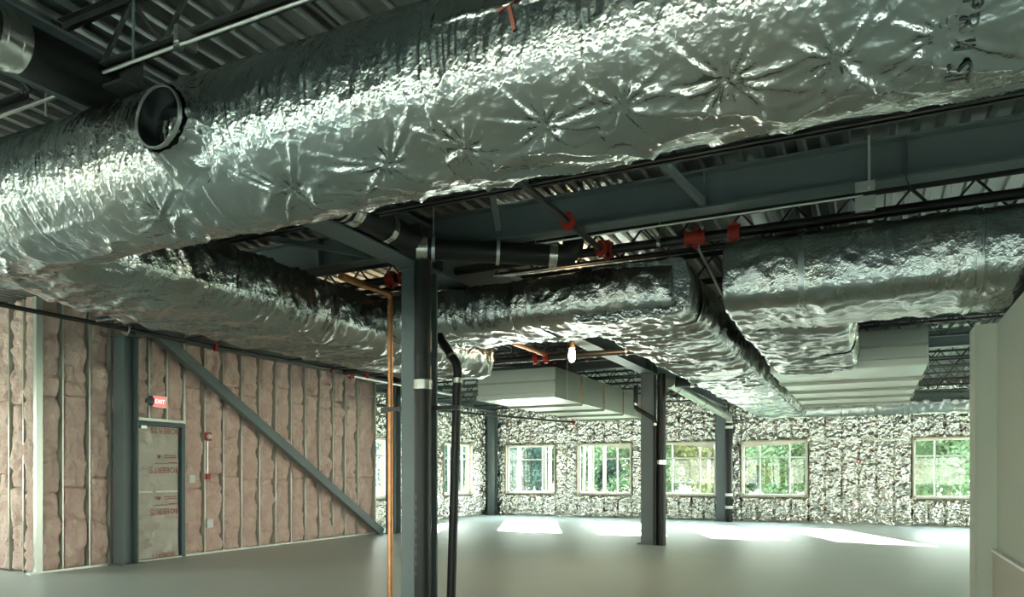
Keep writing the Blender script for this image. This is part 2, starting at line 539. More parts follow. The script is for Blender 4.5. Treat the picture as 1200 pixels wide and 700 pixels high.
# walls behind and beside the camera with big shop-front glazing
RW = [(-12.8 + 4.55 * k, -12.8 + 4.55 * k + 4.35) for k in range(5)]
wr = wall_with_holes('wall_rear', 'x', -13.2, XR + .2, YR - .2, YR, [(a, b, .7, 2.4) for a, b in RW], M['rear'], 'wall behind the viewer with wide shopfront windows')
for i, (a, b) in enumerate(RW):
    window(9 + i, 'x', a, b, .7, 2.4, YR, -1, 'wide shopfront window behind the viewer, number %d from the left outer wall' % (i + 1), mull=(.333, .667), transom=1.9)
RX = [(2.85 + 4.75 * k, 2.85 + 4.75 * k + 4.4) for k in range(4)]
wrt = wall_with_holes('wall_right', 'y', YR, YB + .09, XR, XR + .2, [(a, b, .5, 2.7) for a, b in RX], M['rear'], 'glazed wall far to the right of the drywall partition')
for i, (a, b) in enumerate(RX):
    window(14 + i, 'y', a, b, .5, 2.7, XR, 1, 'wide window in the right side wall, number %d from the rear wall' % (i + 1), mull=(.333, .667), transom=2.0)
LX = [(-5.6, -3.4), (-1.1, 1.1), (3.2, 5.4)]
wln = wall_with_holes('wall_left_near', 'y', YR, YF, -13.2, -13.0, [(a, b, .7, 2.4) for a, b in LX], M['rear'], 'glazed left wall beside the viewer')
for i, (a, b) in enumerate(LX):
    window(20 + i, 'y', a, b, .7, 2.4, -13.0, -1, ['left side window nearest the rear wall', 'left side window halfway along the viewer side', 'left side window nearest the pink insulated corner'][i], mull=(.333, .667), transom=1.9)

# ---- crumpled foil batts
def foil_batt(parent, plane, u0, u1, z0, z1, pos, inward, seed):
    du = 0.024
    nu = max(3, int((u1 - u0) / du) + 1); nz = max(3, int((z1 - z0) / du) + 1)
    U, Z = np.meshgrid(np.linspace(u0, u1, nu), np.linspace(z0, z1, nz), indexing='ij')
    su = (U - u0) / (u1 - u0); sz = (Z - z0) / (z1 - z0)
    edge = np.minimum(1, 9 * np.minimum(su, 1 - su)) * np.minimum(1, 14 * np.minimum(sz, 1 - sz))
    wx = vn(U * 5, Z * 5, 3) * .25; wz = vn(U * 5, Z * 5, 9) * .25
    d = .03 * vn(U * 3.2, Z * 2.2, 1) + .055 * ridge(vn((U + wx) * 9, (Z + wz) * 7, 5)) + .035 * ridge(vn((U - wz) * 17, (Z + wx) * 15, 8)) + .015 * vn(U * 40, Z * 40, 11)
    d = (0.02 + d) * (0.25 + .75 * edge)
    P = pos + inward * (0.085 - d)
    V = np.stack([U, P, Z] if plane == 'x' else [P, U, Z], -1).reshape(-1, 3)
    flip = (plane == 'x') != (inward < 0)
    grid_obj('insulation_batt', V, nu, nz, M['wallfoil'], parent, flip=not flip)

def foil_wall(parent, plane, a0, a1, pos, inward, wins, pitch=0.41):
    edges = sorted([a0, a1] + [q for w in wins for q in (w[0] - .04, w[1] + .04)])
    cuts = []
    for e0, e1 in zip(edges[:-1], edges[1:]):
        n = max(1, round((e1 - e0) / pitch))
        cuts += [(e0 + (e1 - e0) * k / n, e0 + (e1 - e0) * (k + 1) / n) for k in range(n)]
    for k, (c0, c1) in enumerate(cuts):
        mid = (c0 + c1) / 2
        if any(w[0] - .03 < mid < w[1] + .03 for w in wins):
            foil_batt(parent, plane, c0, c1, 0.005, ZS - .04, pos, inward, k)
            foil_batt(parent, plane, c0, c1, ZH + .04, ZD, pos, inward, k)
        else:
            foil_batt(parent, plane, c0, c1, 0.005, ZH - .05 * (k % 3), pos, inward, k)
            foil_batt(parent, plane, c0, c1, ZH - .05 * (k % 3), ZD, pos, inward, k)
foil_wall(wb, 'x', XL, 8.5, YB, 1, WX)
foil_wall(wlf, 'y', 13.2, YB - .02, XL, -1, LW)

# ---- pink partition (left) with studs and batts
wlp = obj('wall_left', MB().box(XP - .34, XP - .12, YF + .13, 7.78, 0, ZD).box(XP - .34, XP - .12, 8.77, 14.08, 0, ZD).box(XP - .34, XP - .12, 7.78, 8.77, 2.2, ZD), M['sheath'])
tag(wlp, 'left partition stuffed with pink fibreglass batts between metal studs', 'wall', kind='structure')
wfl = obj('wall_front_left', MB().box(-13.2, XP - .34, YF + .12, YF + .3, 0, ZD), M['sheath'])
tag(wfl, 'short pink insulated wall at the far left edge', 'wall', kind='structure')

def pink_batt(parent, plane, u0, u1, z0, z1, pos, inward, seed):
    du = 0.028
    nu = max(4, int((u1 - u0) / du) + 1); nz = max(4, int((z1 - z0) / du) + 1)
    U, Z = np.meshgrid(np.linspace(u0 - .004, u1 + .004, nu), np.linspace(z0, z1, nz), indexing='ij')
    su = (U - u0) / (u1 - u0); sz = (Z - z0) / (z1 - z0)
    nu_ = vn(Z * 4 + seed * 3.1, Z * 0 + seed, 4) * .10
    eu = np.clip(np.minimum(su - nu_ * .5, 1 - su - nu_ * .4) * 7, 0, 1)
    ez = np.clip(np.minimum(sz, 1 - sz) * 26 * (z1 - z0), 0, 1)
    bul = np.sqrt(eu * (2 - eu)) * (0.72 + .28 * np.sqrt(ez * (2 - ez)))
    d = bul * (.095 + .085 * vn(U * 6 + seed, Z * 4.5, 6)) - .045 * ridge(vn(U * 6, Z * 3 + seed * 1.7, 2)) ** 6 + .045 * (vn(U * 13, Z * 9 + seed, 16) - .5) - .03 * ridge(vn(U * 9 + seed, Z * 8, 17)) ** 5 - .012 * vn(U * 25, Z * 22, 7)
    d -= .03 * ridge(vn(U * 2.2 + seed * .37, Z * 5.5, 12)) ** 8
    P = pos + inward * (0.125 - d)
    V = np.stack([U, P, Z] if plane == 'x' else [P, U, Z], -1).reshape(-1, 3)
    grid_obj('insulation_batt', V, nu, nz, M['pink'], parent, flip=(plane != 'x') or False)

def stud_obj(parent, plane, u, pos, inward, w=.028, z0=0, z1=ZD, proud=.0, name='stud'):
    mb = MB()
    lo, hi = sorted((pos - inward * (.006 + proud), pos + inward * .11))
    flo, fhi = sorted((pos - inward * (.006 + proud), pos - inward * (proud + .002)))
    if plane == 'x':
        mb.box(u - w / 2, u + w / 2, flo, fhi, z0, z1); mb.box(u - w / 2, u - w / 2 + .004, lo, hi, z0, z1)
    else:
        mb.box(flo, fhi, u - w / 2, u + w / 2, z0, z1); mb.box(lo, hi, u - w / 2, u - w / 2 + .004, z0, z1)
    return obj(name, mb, M['stud'], parent)

studs = [6.30, 6.70, 7.10, 7.44, 7.78, 8.77, 9.19, 9.60, 10.02, 10.46, 10.88, 11.30, 11.71, 12.15, 12.57, 12.98, 13.43, 14.05]
rng = random.Random(3)
for k, (a, b) in enumerate(zip(studs[:-1], studs[1:])):
    if abs(a - 7.78) < .01:
        for q0, q1 in ((7.78, 8.10), (8.10, 8.43), (8.43, 8.77)):
            pink_batt(wlp, 'y', q0, q1, 2.26, ZD, XP, -1, k + q0)
        stud_obj(wlp, 'y', 8.10, XP, -1, z0=2.24); stud_obj(wlp, 'y', 8.43, XP, -1, z0=2.24)
        continue
    n = 3
    zs = [0.03, 1.25 + rng.uniform(-.12, .12) * (1 if k > 5 else 2.2), 2.95 + rng.uniform(-.2, .2) - (.5 if k < 5 else 0), ZD]
    for i in range(n):
        pink_batt(wlp, 'y', a, b, zs[i], zs[i + 1], XP, -1, k * 3 + i)
for u in studs[1:-1]:
    stud_obj(wlp, 'y', u, XP, -1, w=.04 if u in (8.77,) else .024)
stud_obj(wlp, 'y', 14.06, XP + .01, -1, w=.05)
# door head track and floor track
obj('track', MB().box(XP - .1, XP + .012, 7.78, 8.79, 2.215, 2.26), M['stud'], wlp)
obj('track', MB().box(XP - .1, XP + .008, 6.25, 7.76, 0, .03), M['stud'], wlp)
obj('track', MB().box(XP - .1, XP + .008, 8.80, 14.08, 0, .03), M['stud'], wlp)
# outer corner
cx = [-12.9, -12.5, -12.1, -11.7, -11.3, -10.95, -10.62, -10.36]
for k, (a, b) in enumerate(zip(cx[:-1], cx[1:])):
    z1 = 1.1 + rng.uniform(-.3, .3); z2 = 2.4 + rng.uniform(-.2, .3)
    for i, (q0, q1) in enumerate(((0.02, z1), (z1, z2), (z2, ZD))):
        pink_batt(wfl, 'x', a, b, q0, q1, YF, 1, 50 + k * 3 + i)
for u in cx[1:-1]:
    stud_obj(wfl, 'x', u, YF, 1, w=.016)
stud_obj(wfl, 'x', XP - .02, YF - .02, 1, w=.075, name='corner_stud')
obj('corner_stud', MB().box(XP + .012, XP + .018, YF - .03, YF + .06, 0, ZD), M['stud'], wfl)

# ---- drywall partition at the right edge
dwx = 0.99
dw = obj('wall_partition', MB().box(0.825, dwx, 7.62, 8.0, 0, 2.68).box(dwx, dwx + .14, 4.9, 8.0, 0, 2.68), M['drywall'])
tag(dw, 'pale green-grey drywall partition end at the right edge', 'wall', kind='structure')
obj('corner_bead', MB().box(.823, .833, 7.612, 7.63, 0, 2.68), M['drywall'], dw)
lb = empty('board_panel', (dwx - .03, 6.9, 0), 'low cream board standing against the drywall partition at the lower right corner', 'board')
obj('board', MB().box(dwx - .035, dwx - .001, 5.2, 7.6, 0, .70), M['cream'], lb)
obj('top_edge', MB().box(dwx - .045, dwx - .001, 5.2, 7.605, .70, .722), M['white'], lb)

# ============================================================ STEEL FRAME
def wcolumn(x, y, label, zt=3.34, w=.25):
    o = empty('steel_column', (x, y, 0), label, 'column', 'steel columns of the hall')
    obj('shaft', MB().wsec((x, y, 0.02), (x, y, zt), w, w, .02, .014, up=(0, 1, 0)), M['steel'], o)
    obj('base_plate', MB().box(x - .19, x + .19, y - .19, y + .19, 0, .022), M['steel'], o)
    obj('cap_plate', MB().box(x - .15, x + .15, y - .15, y + .15, zt, zt + .018), M['steel'], o)
    return o
GX = -3.92
wcolumn(GX, 6.07, 'near blue-grey steel column with thick black pipe in front', zt=3.32)
wcolumn(GX, 14.3, 'mid-hall blue-grey steel column standing free on the open floor', zt=3.32)
wcolumn(GX, 22.18, 'blue-grey steel column against the far foil wall between windows', zt=3.32)
wcolumn(-10.15, 7.58, 'blue-grey steel column in front of pink insulation left of the wrapped door', zt=3.45)
wcolumn(-9.92, 14.25, 'blue-grey steel column at the far end of the pink partition', zt=3.45)
wcolumn(-11.42, 22.15, 'blue-grey steel column in the far left corner of foil walls', zt=3.45)

def wbeam(p0, p1, z0, z1, bf, label, name='steel_beam', cat='beam', stiff=()):
    o = empty(name, ((p0[0] + p1[0]) / 2, (p0[1] + p1[1]) / 2, z0), label, cat, 'roof beams')
    zc = (z0 + z1) / 2
    obj('beam_section', MB().wsec((p0[0], p0[1], zc), (p1[0], p1[1], zc), z1 - z0, bf, .018, .012), M['steel'], o)
    for (x, y) in stiff:
        if p0[0] == p1[0]:
            obj('stiffener', MB().box(x - bf / 2 + .005, x + bf / 2 - .005, y - .006, y + .006, z0 + .018, z1 - .018), M['steel'], o)
        else:
            obj('stiffener', MB().box(x - .006, x + .006, y - bf / 2 + .005, y + bf / 2 - .005, z0 + .018, z1 - .018), M['steel'], o)
    return o
gz0, gz1 = 3.34, 3.745
wbeam((GX, 3.40), (GX, 6.07), gz0, gz1, .26, 'deep steel girder running overhead from the near column to the big round duct', stiff=((GX, 5.9), (GX, 3.5)))
wbeam((GX - .04, -6.9), (GX - .04, 3.38), 3.45, gz1, .16, 'dark steel girder with black storm pipe at the upper left corner', stiff=((GX - .04, 3.3),))
wbeam((GX, 6.09), (GX, 14.3), gz0, gz1, .26, 'deep steel girder between the near and mid-hall columns', stiff=((GX, 6.3), (GX, 14.1)))
wbeam((GX, 14.32), (GX, 22.2), gz0, gz1, .26, 'deep steel girder between mid-hall column and far foil wall', stiff=((GX, 14.5),))
bz0, bz1 = 3.49, 3.80
wbeam((GX + .14, 6.07), (3.6, 6.07), bz0, bz1, .18, 'long steel cross beam right of the near column behind the big round duct', stiff=((-1.2, 6.07), (.23, 6.07)))
wbeam((-8.2, 6.07), (GX - .14, 6.07), bz0, bz1, .18, 'steel cross beam left of the near column above the left foil duct', stiff=((-5.1, 6.07),))
wbeam((GX + .14, 14.3), (3.6, 14.3), bz0, bz1, .18, 'steel cross beam running right from the mid-hall column')
wbeam((-11.5, 14.3), (GX - .14, 14.3), bz0, bz1, .18, 'steel cross beam running left from the mid-hall column')
wbeam((3.6, -6.9), (3.6, 22.2), gz0, gz1, .26, 'steel girder overhead right of the drywall partition')
wbeam((-11.4, 6.8), (-11.4, 22.2), gz0 + .12, gz1, .2, 'steel girder along the left outer wall')

# ---- open-web joists along X
jz0, jz1 = 3.475, 3.795
pan = 0.46
def joist_meshes():
    r = {}
    for L in (7.2,):
        pass
    mb = MB().bar((0, 0, 0), (pan / 2, 0, jz1 - jz0 - .05), .018, .018)
    me = bpy.data.meshes.new('web_bar'); me.from_pydata(mb.v, [], mb.f); me.materials.append(M['joist']); r['up'] = me
    mb = MB().bar((0, 0, jz1 - jz0 - .05), (pan / 2, 0, 0), .018, .018)
    me = bpy.data.meshes.new('web_bar'); me.from_pydata(mb.v, [], mb.f); me.materials.append(M['joist']); r['dn'] = me
    return r
JM = joist_meshes()
def joist(x0, x1, y, group, label):
    o = empty('bar_joist', ((x0 + x1) / 2, y, jz0), label, 'joist', group)
    mb = MB()
    for s in (-1, 1):
        mb.box(x0, x1, y + s * .012 + (0 if s > 0 else -.032), y + s * .012 + (.032 if s > 0 else 0), jz1 - .005, jz1)
        mb.box(x0, x1, y + s * .012 + (0 if s > 0 else -.005), y + s * .012 + (.005 if s > 0 else 0), jz1 - .04, jz1)
    obj('top_chord', mb, M['joist'], o)
    mb = MB()
    for s in (-1, 1):
        mb.box(x0 + .3, x1 - .3, y + s * .012 + (0 if s > 0 else -.032), y + s * .012 + (.032 if s > 0 else 0), jz0, jz0 + .005)
        mb.box(x0 + .3, x1 - .3, y + s * .012 + (0 if s > 0 else -.005), y + s * .012 + (.005 if s > 0 else 0), jz0, jz0 + .036)
    obj('bottom_chord', mb, M['joist'], o)
    x = x0 + .3
    while x + pan < x1 - .25:
        for kk, off in (('up', 0), ('dn', pan / 2)):
            b = bpy.data.objects.new('web_bar', JM[kk]); COL.objects.link(b)
            b.parent = o; b.location = Vector((x + off, y, jz0 + .02)) - ORG[o]
        x += pan
ORD = ('first', 'second', 'third', 'fourth', 'fifth', 'sixth', 'seventh', 'eighth', 'ninth', 'tenth', 'eleventh', 'twelfth')
JY = (1.35, 2.55, 3.75, 4.95, 7.05, 8.25, 9.45, 10.65, 11.85, 13.05, 15.5, 16.7, 17.9, 19.1, 20.3, 21.5)
for k, y in enumerate(JY):
    where = ('%s in front of the near cross beam' % ORD[3 - k]) if k < 4 else ('%s beyond the near cross beam' % ORD[k - 4])
    joist(GX + .02, 3.55, y, 'roof joists in the right bay', 'dark open-web roof joist right of the girder, ' + where)
    joist(-11.4 if (y < 6.2 or y > 14.2) else -10.05, GX - .02, y, 'roof joists in the left bay', 'dark open-web roof joist left of the girder, ' + where)

# ---- pink wall diagonal brace
br = empty('diagonal_brace', (-10.08, 14.0, 0), 'sloping blue-grey steel brace in front of the pink partition', 'brace')
obj('tube', MB().bar((-10.1, 7.72, 3.80), (-10.1, 14.02, .04), .12, .17), M['steel'], br)
obj('gusset', MB().add([(-10.106, 7.7, 3.45), (-10.106, 8.35, 3.72), (-10.106, 8.1, 3.78), (-10.106, 7.7, 3.8), (-10.09, 7.7, 3.45), (-10.09, 8.35, 3.72), (-10.09, 8.1, 3.78), (-10.09, 7.7, 3.8)],
                       [(0, 1, 2, 3), (7, 6, 5, 4), (0, 4, 5, 1), (1, 5, 6, 2), (2, 6, 7, 3), (3, 7, 4, 0)]), M['steel'], br)
# horizontal strut from pink column
wbeam((-10.15, 7.72), (-10.15, 14.1), 3.52, 3.78, .15, 'steel beam along the top of the pink partition')

# ---- kicker braces and hanger rods at the cross beam
def kicker(p0, p1, label):
    o = empty('kicker_brace', p1, label, 'brace')
    obj('angle', MB().bar(p0, p1, .05, .006).bar((p0[0] + .022, p0[1], p0[2] + .02), (p1[0] + .022, p1[1], p1[2] + .02), .006, .045), M['steel'], o)
kicker((-1.52, 4.95, 3.76), (-1.2, 5.96, 3.51), 'slim steel angle brace dropping to the long cross beam beside its stiffener')
kicker((-2.6, 4.95, 3.76), (-3.0, 5.93, 3.55), 'slim dark angle brace above the black diagonal pipe')
kicker((-5.6, 4.6, 3.6), (-4.45, 5.96, 3.5), 'slim steel brace in front of the left cross beam')

# ============================================================ DUCTS
def ring_profile_round(r, n):
    a = np.linspace(0, 2 * math.pi, n, endpoint=False)
    # start at top so the seam is hidden; psi measured from -normal toward camera downwards
    psi = a - math.pi / 2
    return np.cos(psi), np.sin(psi), psi * r

def disp_basic(p, q, seed, fold=1.0):
    wq = vn(p * 2.2, q * 2.2, seed) * 1.6
    d = .016 * (vn(p * 2.5, q * 2.5, seed + 1) - .5)
    d = d + .018 * (ridge(vn(p * 4 + wq, q * 2.4 + wq, seed + 2)) ** 5) * fold
    d = d + .014 * (ridge(vn(p * 11 + wq * 2, q * 4 - wq, seed + 3)) ** 4)
    d = d + .007 * ridge(vn(p * 20 - wq, q * 12 + wq * 3, seed + 4)) ** 2
    return d

STARS = [(-3.12, 62), (-2.3, 66), (-1.77, 60), (-1.41, 62), (-1.07, 58), (-0.78, 57), (-0.42, 56), (-0.09, 58), (0.19, 57), (0.6, 58), (1.0, 57)]
SEAMS = [-3.95, -2.73, -1.49, -0.87, -0.33, 0.86, 1.9, -5.1, -6.2]
BY, BZ, BR = 2.68, 2.94, 0.355

def big_disp(p, psi):
    q = psi * BR
    wq = vn(p * 2.5, q * 2.5, 31) * 1.3
    d = .012 * (vn(p * 1.8, q * 2.2, 32) - .5)
    # tight circumferential crinkle, strongest on the upper front
    up = np.clip(1.0 - (psi - math.radians(25)) / math.radians(30), .12, 1)
    d = d + .0065 * up * ridge(vn(p * 30 + wq * 3, q * 7 + wq, 33)) ** 2 + .0032 * up * ridge(vn(p * 55 + wq, q * 24, 34))
    # loose slanting folds on the underside
    low = np.clip((psi - math.radians(40)) / math.radians(30), 0, 1)
    d = d + low * .020 * ridge(vn(p * 3.0 + q * 3.5 + wq, q * 6.5 - p * 1.5 + wq, 35)) ** 5
    d = d + low * .0045 * ridge(vn(p * 16 + wq * 2, q * 15 + wq, 36)) ** 2
    d = d + low * .0075 * ridge(vn(p * 6 + wq * 2, q * 21 + wq * 2 + p * 1.5, 37)) ** 2 * (0.35 + vn(p * 2.2, q * 3, 38)) + low * .003 * ridge(vn(p * 13 + wq, q * 46, 39))
    for i, (sx, sa) in enumerate(STARS):
        dx = p - sx; dq = q - math.radians(sa) * BR
        rr = np.sqrt(dx * dx + dq * dq) + 1e-5
        near = rr < .40
        if not near.any(): continue
        X_ = dx[near]; Q_ = dq[near]; R_ = rr[near]
        rg = np.random.RandomState(900 + i)
        st_ = -.034 * np.exp(-R_ / .07)
        nf = rg.randint(12, 17)
        for k in range(nf):
            th = 2 * math.pi * (k + rg.uniform(-.45, .45)) / nf
            bend = rg.uniform(-1.2, 1.2)
            ln = rg.uniform(.05, .20) * (1.35 if abs(math.cos(th)) > .6 else .75)
            al = X_ * math.cos(th) + Q_ * math.sin(th)
            pe = -X_ * math.sin(th) + Q_ * math.cos(th) + bend * al * al
            wd = .0055 + .035 * np.clip(al, 0, 1)
            fade = rg.uniform(.45, 1.1) * np.clip(al / .02, 0, 1) * np.exp(-(np.clip(al, 0, 9) / ln) ** 2)
            st_ = st_ + fade * (.022 * np.exp(-np.abs(pe) / wd) - .010 * np.exp(-((pe - 1.6 * wd) / (1.1 * wd)) ** 2))
        dd = np.zeros_like(d); dd[near] = st_
        d = d + dd
    for i, sx in enumerate(SEAMS):
        dx = p - sx - .015 * (vn(q * 4, q * 0 + i, 61) - .5)
        d = d + .010 * np.exp(-(dx / .012) ** 2) * (0.4 + vn(q * 14, q * 0 + i, 60)) - .006 * np.exp(-(dx / .05) ** 2)
    # lengthwise flap seam on the upper front
    dq = q - math.radians(-12) * BR - .01 * np.sin(p * 5)
    d = d + np.where((p > -1.45) & (p < -.6), .010 * np.exp(-(dq / .008) ** 2), 0)
    return d

def big_point(p, psi, off=0.0):
    d = big_disp(np.asarray([p], float), np.asarray([psi], float))[0] + off
    return (p, BY - (BR + d) * math.cos(psi), BZ - (BR + d) * math.sin(psi))

rd = empty('round_duct', (-1.5, BY, BZ - BR), 'big round foil-wrapped duct crossing the whole upper view', 'duct')
na = 256
p = np.concatenate([np.arange(-7.4, -4.8, .025), np.arange(-4.8, .8, .0068), np.arange(.8, 3.2, .025)])
nx = len(p); ang = np.linspace(-math.pi / 2, 1.5 * math.pi, na, endpoint=False)
Pp, Aa = np.meshgrid(p, ang, indexing='ij')
D = big_disp(Pp, np.where(Aa > math.pi, math.pi, Aa))
V = np.stack([Pp, BY - (BR + D) * np.cos(Aa), BZ - (BR + D) * np.sin(Aa)], -1).reshape(-1, 3)
grid_obj('foil_wrap', V, nx, na, M['foil'], rd, closed_j=True, caps=True)
# takeoff collar
cxx, cyy, czz = -2.79, 2.235, 2.925
co = obj('takeoff_collar', MB().tube([(cxx, cyy, czz), (cxx, cyy + .02, czz), (cxx, cyy + .3, czz)], .134, 40, inner=.004), M['foil'], rd, smooth=True, auto=40)
obj('rim', MB().tube([(cxx, cyy - .004, czz), (cxx, cyy + .012, czz)], .137, 40, inner=.008), M['zinc'], co, smooth=True, auto=40)
obj('inner_liner', MB().tube([(cxx, cyy + .006, czz), (cxx, cyy + .30, czz)], .129, 40, inner=.003), M['collar'], co, smooth=True, auto=40)
obj('damper_blade', MB().tube([(cxx, cyy + .16, czz - .008), (cxx, cyy + .165, czz + .0)], .122, 32), M['collar'], co)
# foil skirt gathered round the collar
ni, nj = 14, 72
I, J = np.meshgrid(np.linspace(0, 1, ni), np.linspace(0, 2 * math.pi, nj, endpoint=False), indexing='ij')
rr = .139 + .11 * I ** 2.2 + .04 * I * ridge(vn(J * 4.5, I * 2 + 3, 71)) ** 2 + .012 * ridge(vn(J * 9, I * 7, 72))
yy = cyy + .022 + .16 * I + .02 * (vn(J * 6, I * 5, 73) - .5)
V = np.stack([cxx + rr * np.cos(J), yy, czz + rr * np.sin(J)], -1).reshape(-1, 3)
grid_obj('foil_skirt', V, ni, nj, M['foil'], rd, closed_j=True)
# pin washers at the star points
wm = MB().tube([(0, 0, 0), (0, .006, 0)], .016, 10)
wme = bpy.data.meshes.new('pin_washer'); wme.from_pydata([tuple(q) for q in wm.v], [], wm.f); wme.materials.append(M['zinc'])
for sx, sa in STARS:
    if -4.6 < sx < 1.1:
        ps = math.radians(sa)
        loc = Vector(big_point(sx, ps, .001))
        o = bpy.data.objects.new('pin_washer', wme); COL.objects.link(o); o.parent = rd
        o.location = loc - ORG[rd]; o.rotation_euler = (ps, 0, 0)
# stencil lettering
def letter_on_duct(s, size, x, a_deg, m, name='lettering', rot=math.pi / 2 * -1):
    V, F = text_polys(s, size)
    mb = MB(); vs_ = []
    c, s_ = math.cos(rot), math.sin(rot)
    for v in V:
        u = v.x * c - v.y * s_; w = v.x * s_ + v.y * c
        vs_.append(big_point(x + u, math.radians(a_deg) - w / BR, .007))
    mb.add(vs_, F)
    return obj(name, mb, m, rd)
letter_on_duct('RE', .095, .262, 27, M['ink'])
letter_on_duct('LP', .075, .255, 42, M['ink'])
letter_on_duct('R', .075, .25, 53, M['ink'])
letter_on_duct('II', .075, .245, 63, M['ink'])
letter_on_duct('ST', .10, .235, 79, M['ink'])
letter_on_duct('T', .15, -1.12, -2, M['redmark'], name='marker_tag', rot=0.25)

# ---- rectangular / oval foil ducts
def rounded_rect(w, h, r, n):
    """closed perimeter starting at top middle, returns (a,b,na,nb,s) a across, b up"""
    segs = []
    hw, hh = w / 2, h / 2
    def line(p0, p1, nrm):
        L = math.dist(p0, p1); k = max(1, int(L / n))
        for i in range(k):
            t = i / k; segs.append((p0[0] + (p1[0] - p0[0]) * t, p0[1] + (p1[1] - p0[1]) * t, nrm[0], nrm[1]))
    def arc(cx_, cy_, a0, a1):
        k = max(4, int(abs(a1 - a0) * r / n))
        for i in range(k):
            t = a0 + (a1 - a0) * i / k
            segs.append((cx_ + r * math.cos(t), cy_ + r * math.sin(t), math.cos(t), math.sin(t)))
    line((0, hh), (hw - r, hh), (0, 1)); arc(hw - r, hh - r, math.pi / 2, 0)
    line((hw, hh - r), (hw, -hh + r), (1, 0)); arc(hw - r, -hh + r, 0, -math.pi / 2)
    line((hw - r, -hh), (-hw + r, -hh), (0, -1)); arc(-hw + r, -hh + r, -math.pi / 2, -math.pi)
    line((-hw, -hh + r), (-hw, hh - r), (-1, 0)); arc(-hw + r, hh - r, math.pi, math.pi / 2)
    line((-hw + r, hh), (0, hh), (0, 1))
    A = np.array(segs)
    ds = np.sqrt(np.sum(np.diff(A[:, :2], axis=0) ** 2, 1)); s = np.concatenate([[0], np.cumsum(ds)])
    return A, s

def foil_duct(axis, l0, l1, a0, a1, z0, z1, r, seed, label, res=.022, seams=1.2, fold=1.0, group=None, taper=None):
    A, s = rounded_rect(a1 - a0, z1 - z0, r, res)
    npf = len(A)
    nl = int((l1 - l0) / res) + 2
    L, K = np.meshgrid(np.linspace(l0, l1, nl), np.arange(npf), indexing='ij')
    Q = s[K]
    D = disp_basic(L, Q, seed, fold)
    bottom = (A[K, 3] < -.7)
    # cross folds hanging under the duct
    w = vn(L * 1.3, Q * 1.1, seed + 7) * .8
    D = D + np.where(bottom, .020 * ridge(vn(L * 3.4 + w, Q * .5 + w, seed + 8)) ** 5 + .010 * ridge(vn(L * 8 + w, Q * 1.2, seed + 9)) ** 3, 0)
    # sag to the middle of the underside
    mid = (A[K, 0] / (a1 - a0) * 2)
    side = np.abs(A[K, 2]) > .7
    D = D + np.where(side, .055 * np.clip(1 - (A[K, 1] / (z1 - z0) * 2) ** 2, 0, 1), 0)
    D = D + np.where(bottom, .02 * (1 - mid ** 2), 0)
    x = l0 + .6
    while x < l1 - .2 and seams:
        D = D + .012 * np.exp(-((L - x) / .02) ** 2) - .012 * np.exp(-((L - x - .05) / .05) ** 2)
        x += seams
    ac = A[K, 0] + A[K, 2] * D + (a0 + a1) / 2; zc = A[K, 1] + A[K, 3] * D + (z0 + z1) / 2
    if taper:
        k_ = np.interp(L, (l0, taper[0]), (taper[1], 1.0))
        ac = a1 - (a1 - ac) * k_
    if axis == 'x':
        V = np.stack([L, ac, zc], -1); flip = False
    else:
        V = np.stack([ac, L, zc], -1); flip = True
    o = empty('wrapped_duct', ((l0 + l1) / 2, (a0 + a1) / 2, z0) if axis == 'x' else ((a0 + a1) / 2, (l0 + l1) / 2, z0), label, 'duct', group)
    grid_obj('foil_wrap', V.reshape(-1, 3), nl, npf, M['foil'], o, closed_j=True, caps=True, flip=flip)
    # foil tape strips round the wrap joints
    x = l0 + .6
    while x < l1 - .2 and seams:
        As, ss = rounded_rect(a1 - a0, z1 - z0, r, .05)
        n2 = len(As)
        LL, KK = np.meshgrid(np.array([x - .022, x, x + .022]), np.arange(n2), indexing='ij')
        off = .020 + .006 * vn(LL * 30, ss[KK] * 9, seed) + np.where(np.abs(As[KK, 2]) > .7, .055 * np.clip(1 - (As[KK, 1] / (z1 - z0) * 2) ** 2, 0, 1), 0) + np.where(As[KK, 3] < -.7, .018 * (1 - (As[KK, 0] / (a1 - a0) * 2) ** 2), 0)
        aa = As[KK, 0] + As[KK, 2] * off + (a0 + a1) / 2; zz = As[KK, 1] + As[KK, 3] * off + (z0 + z1) / 2
        V2 = np.stack([LL, aa, zz] if axis == 'x' else [aa, LL, zz], -1).reshape(-1, 3)
        grid_obj('joint_tape', V2, 3, n2, M['tape'], o, closed_j=True, flip=flip)
        x += seams
    return o

foil_duct('y', 2.95, 9.2, -6.05, -4.78, 2.75, 3.30, .17, 101, 'wide foil-wrapped duct along the left running from the big round duct into the hall', fold=1.6, taper=(4.3, .62), seams=0)
foil_duct('x', -4.80, -1.60, 6.65, 7.62, 2.86, 3.30, .10, 111, 'foil-wrapped cross duct just behind the near column')
foil_duct('y', 6.64, 20.1, -2.55, -1.52, 2.85, 3.30, .06, 121, 'long foil-wrapped duct receding to the far wall right of mid-hall column', seams=2.4, fold=1.5)
foil_duct('x', -1.09, 3.1, 6.28, 7.40, 2.75, 3.30, .11, 131, 'foil-wrapped cross duct at upper right above the drywall partition')
foil_duct('y', 7.36, 10.64, -1.1, -.2, 2.75, 3.26, .05, 141, 'short foil-wrapped branch duct joining the right bare metal plenum', fold=1.6)

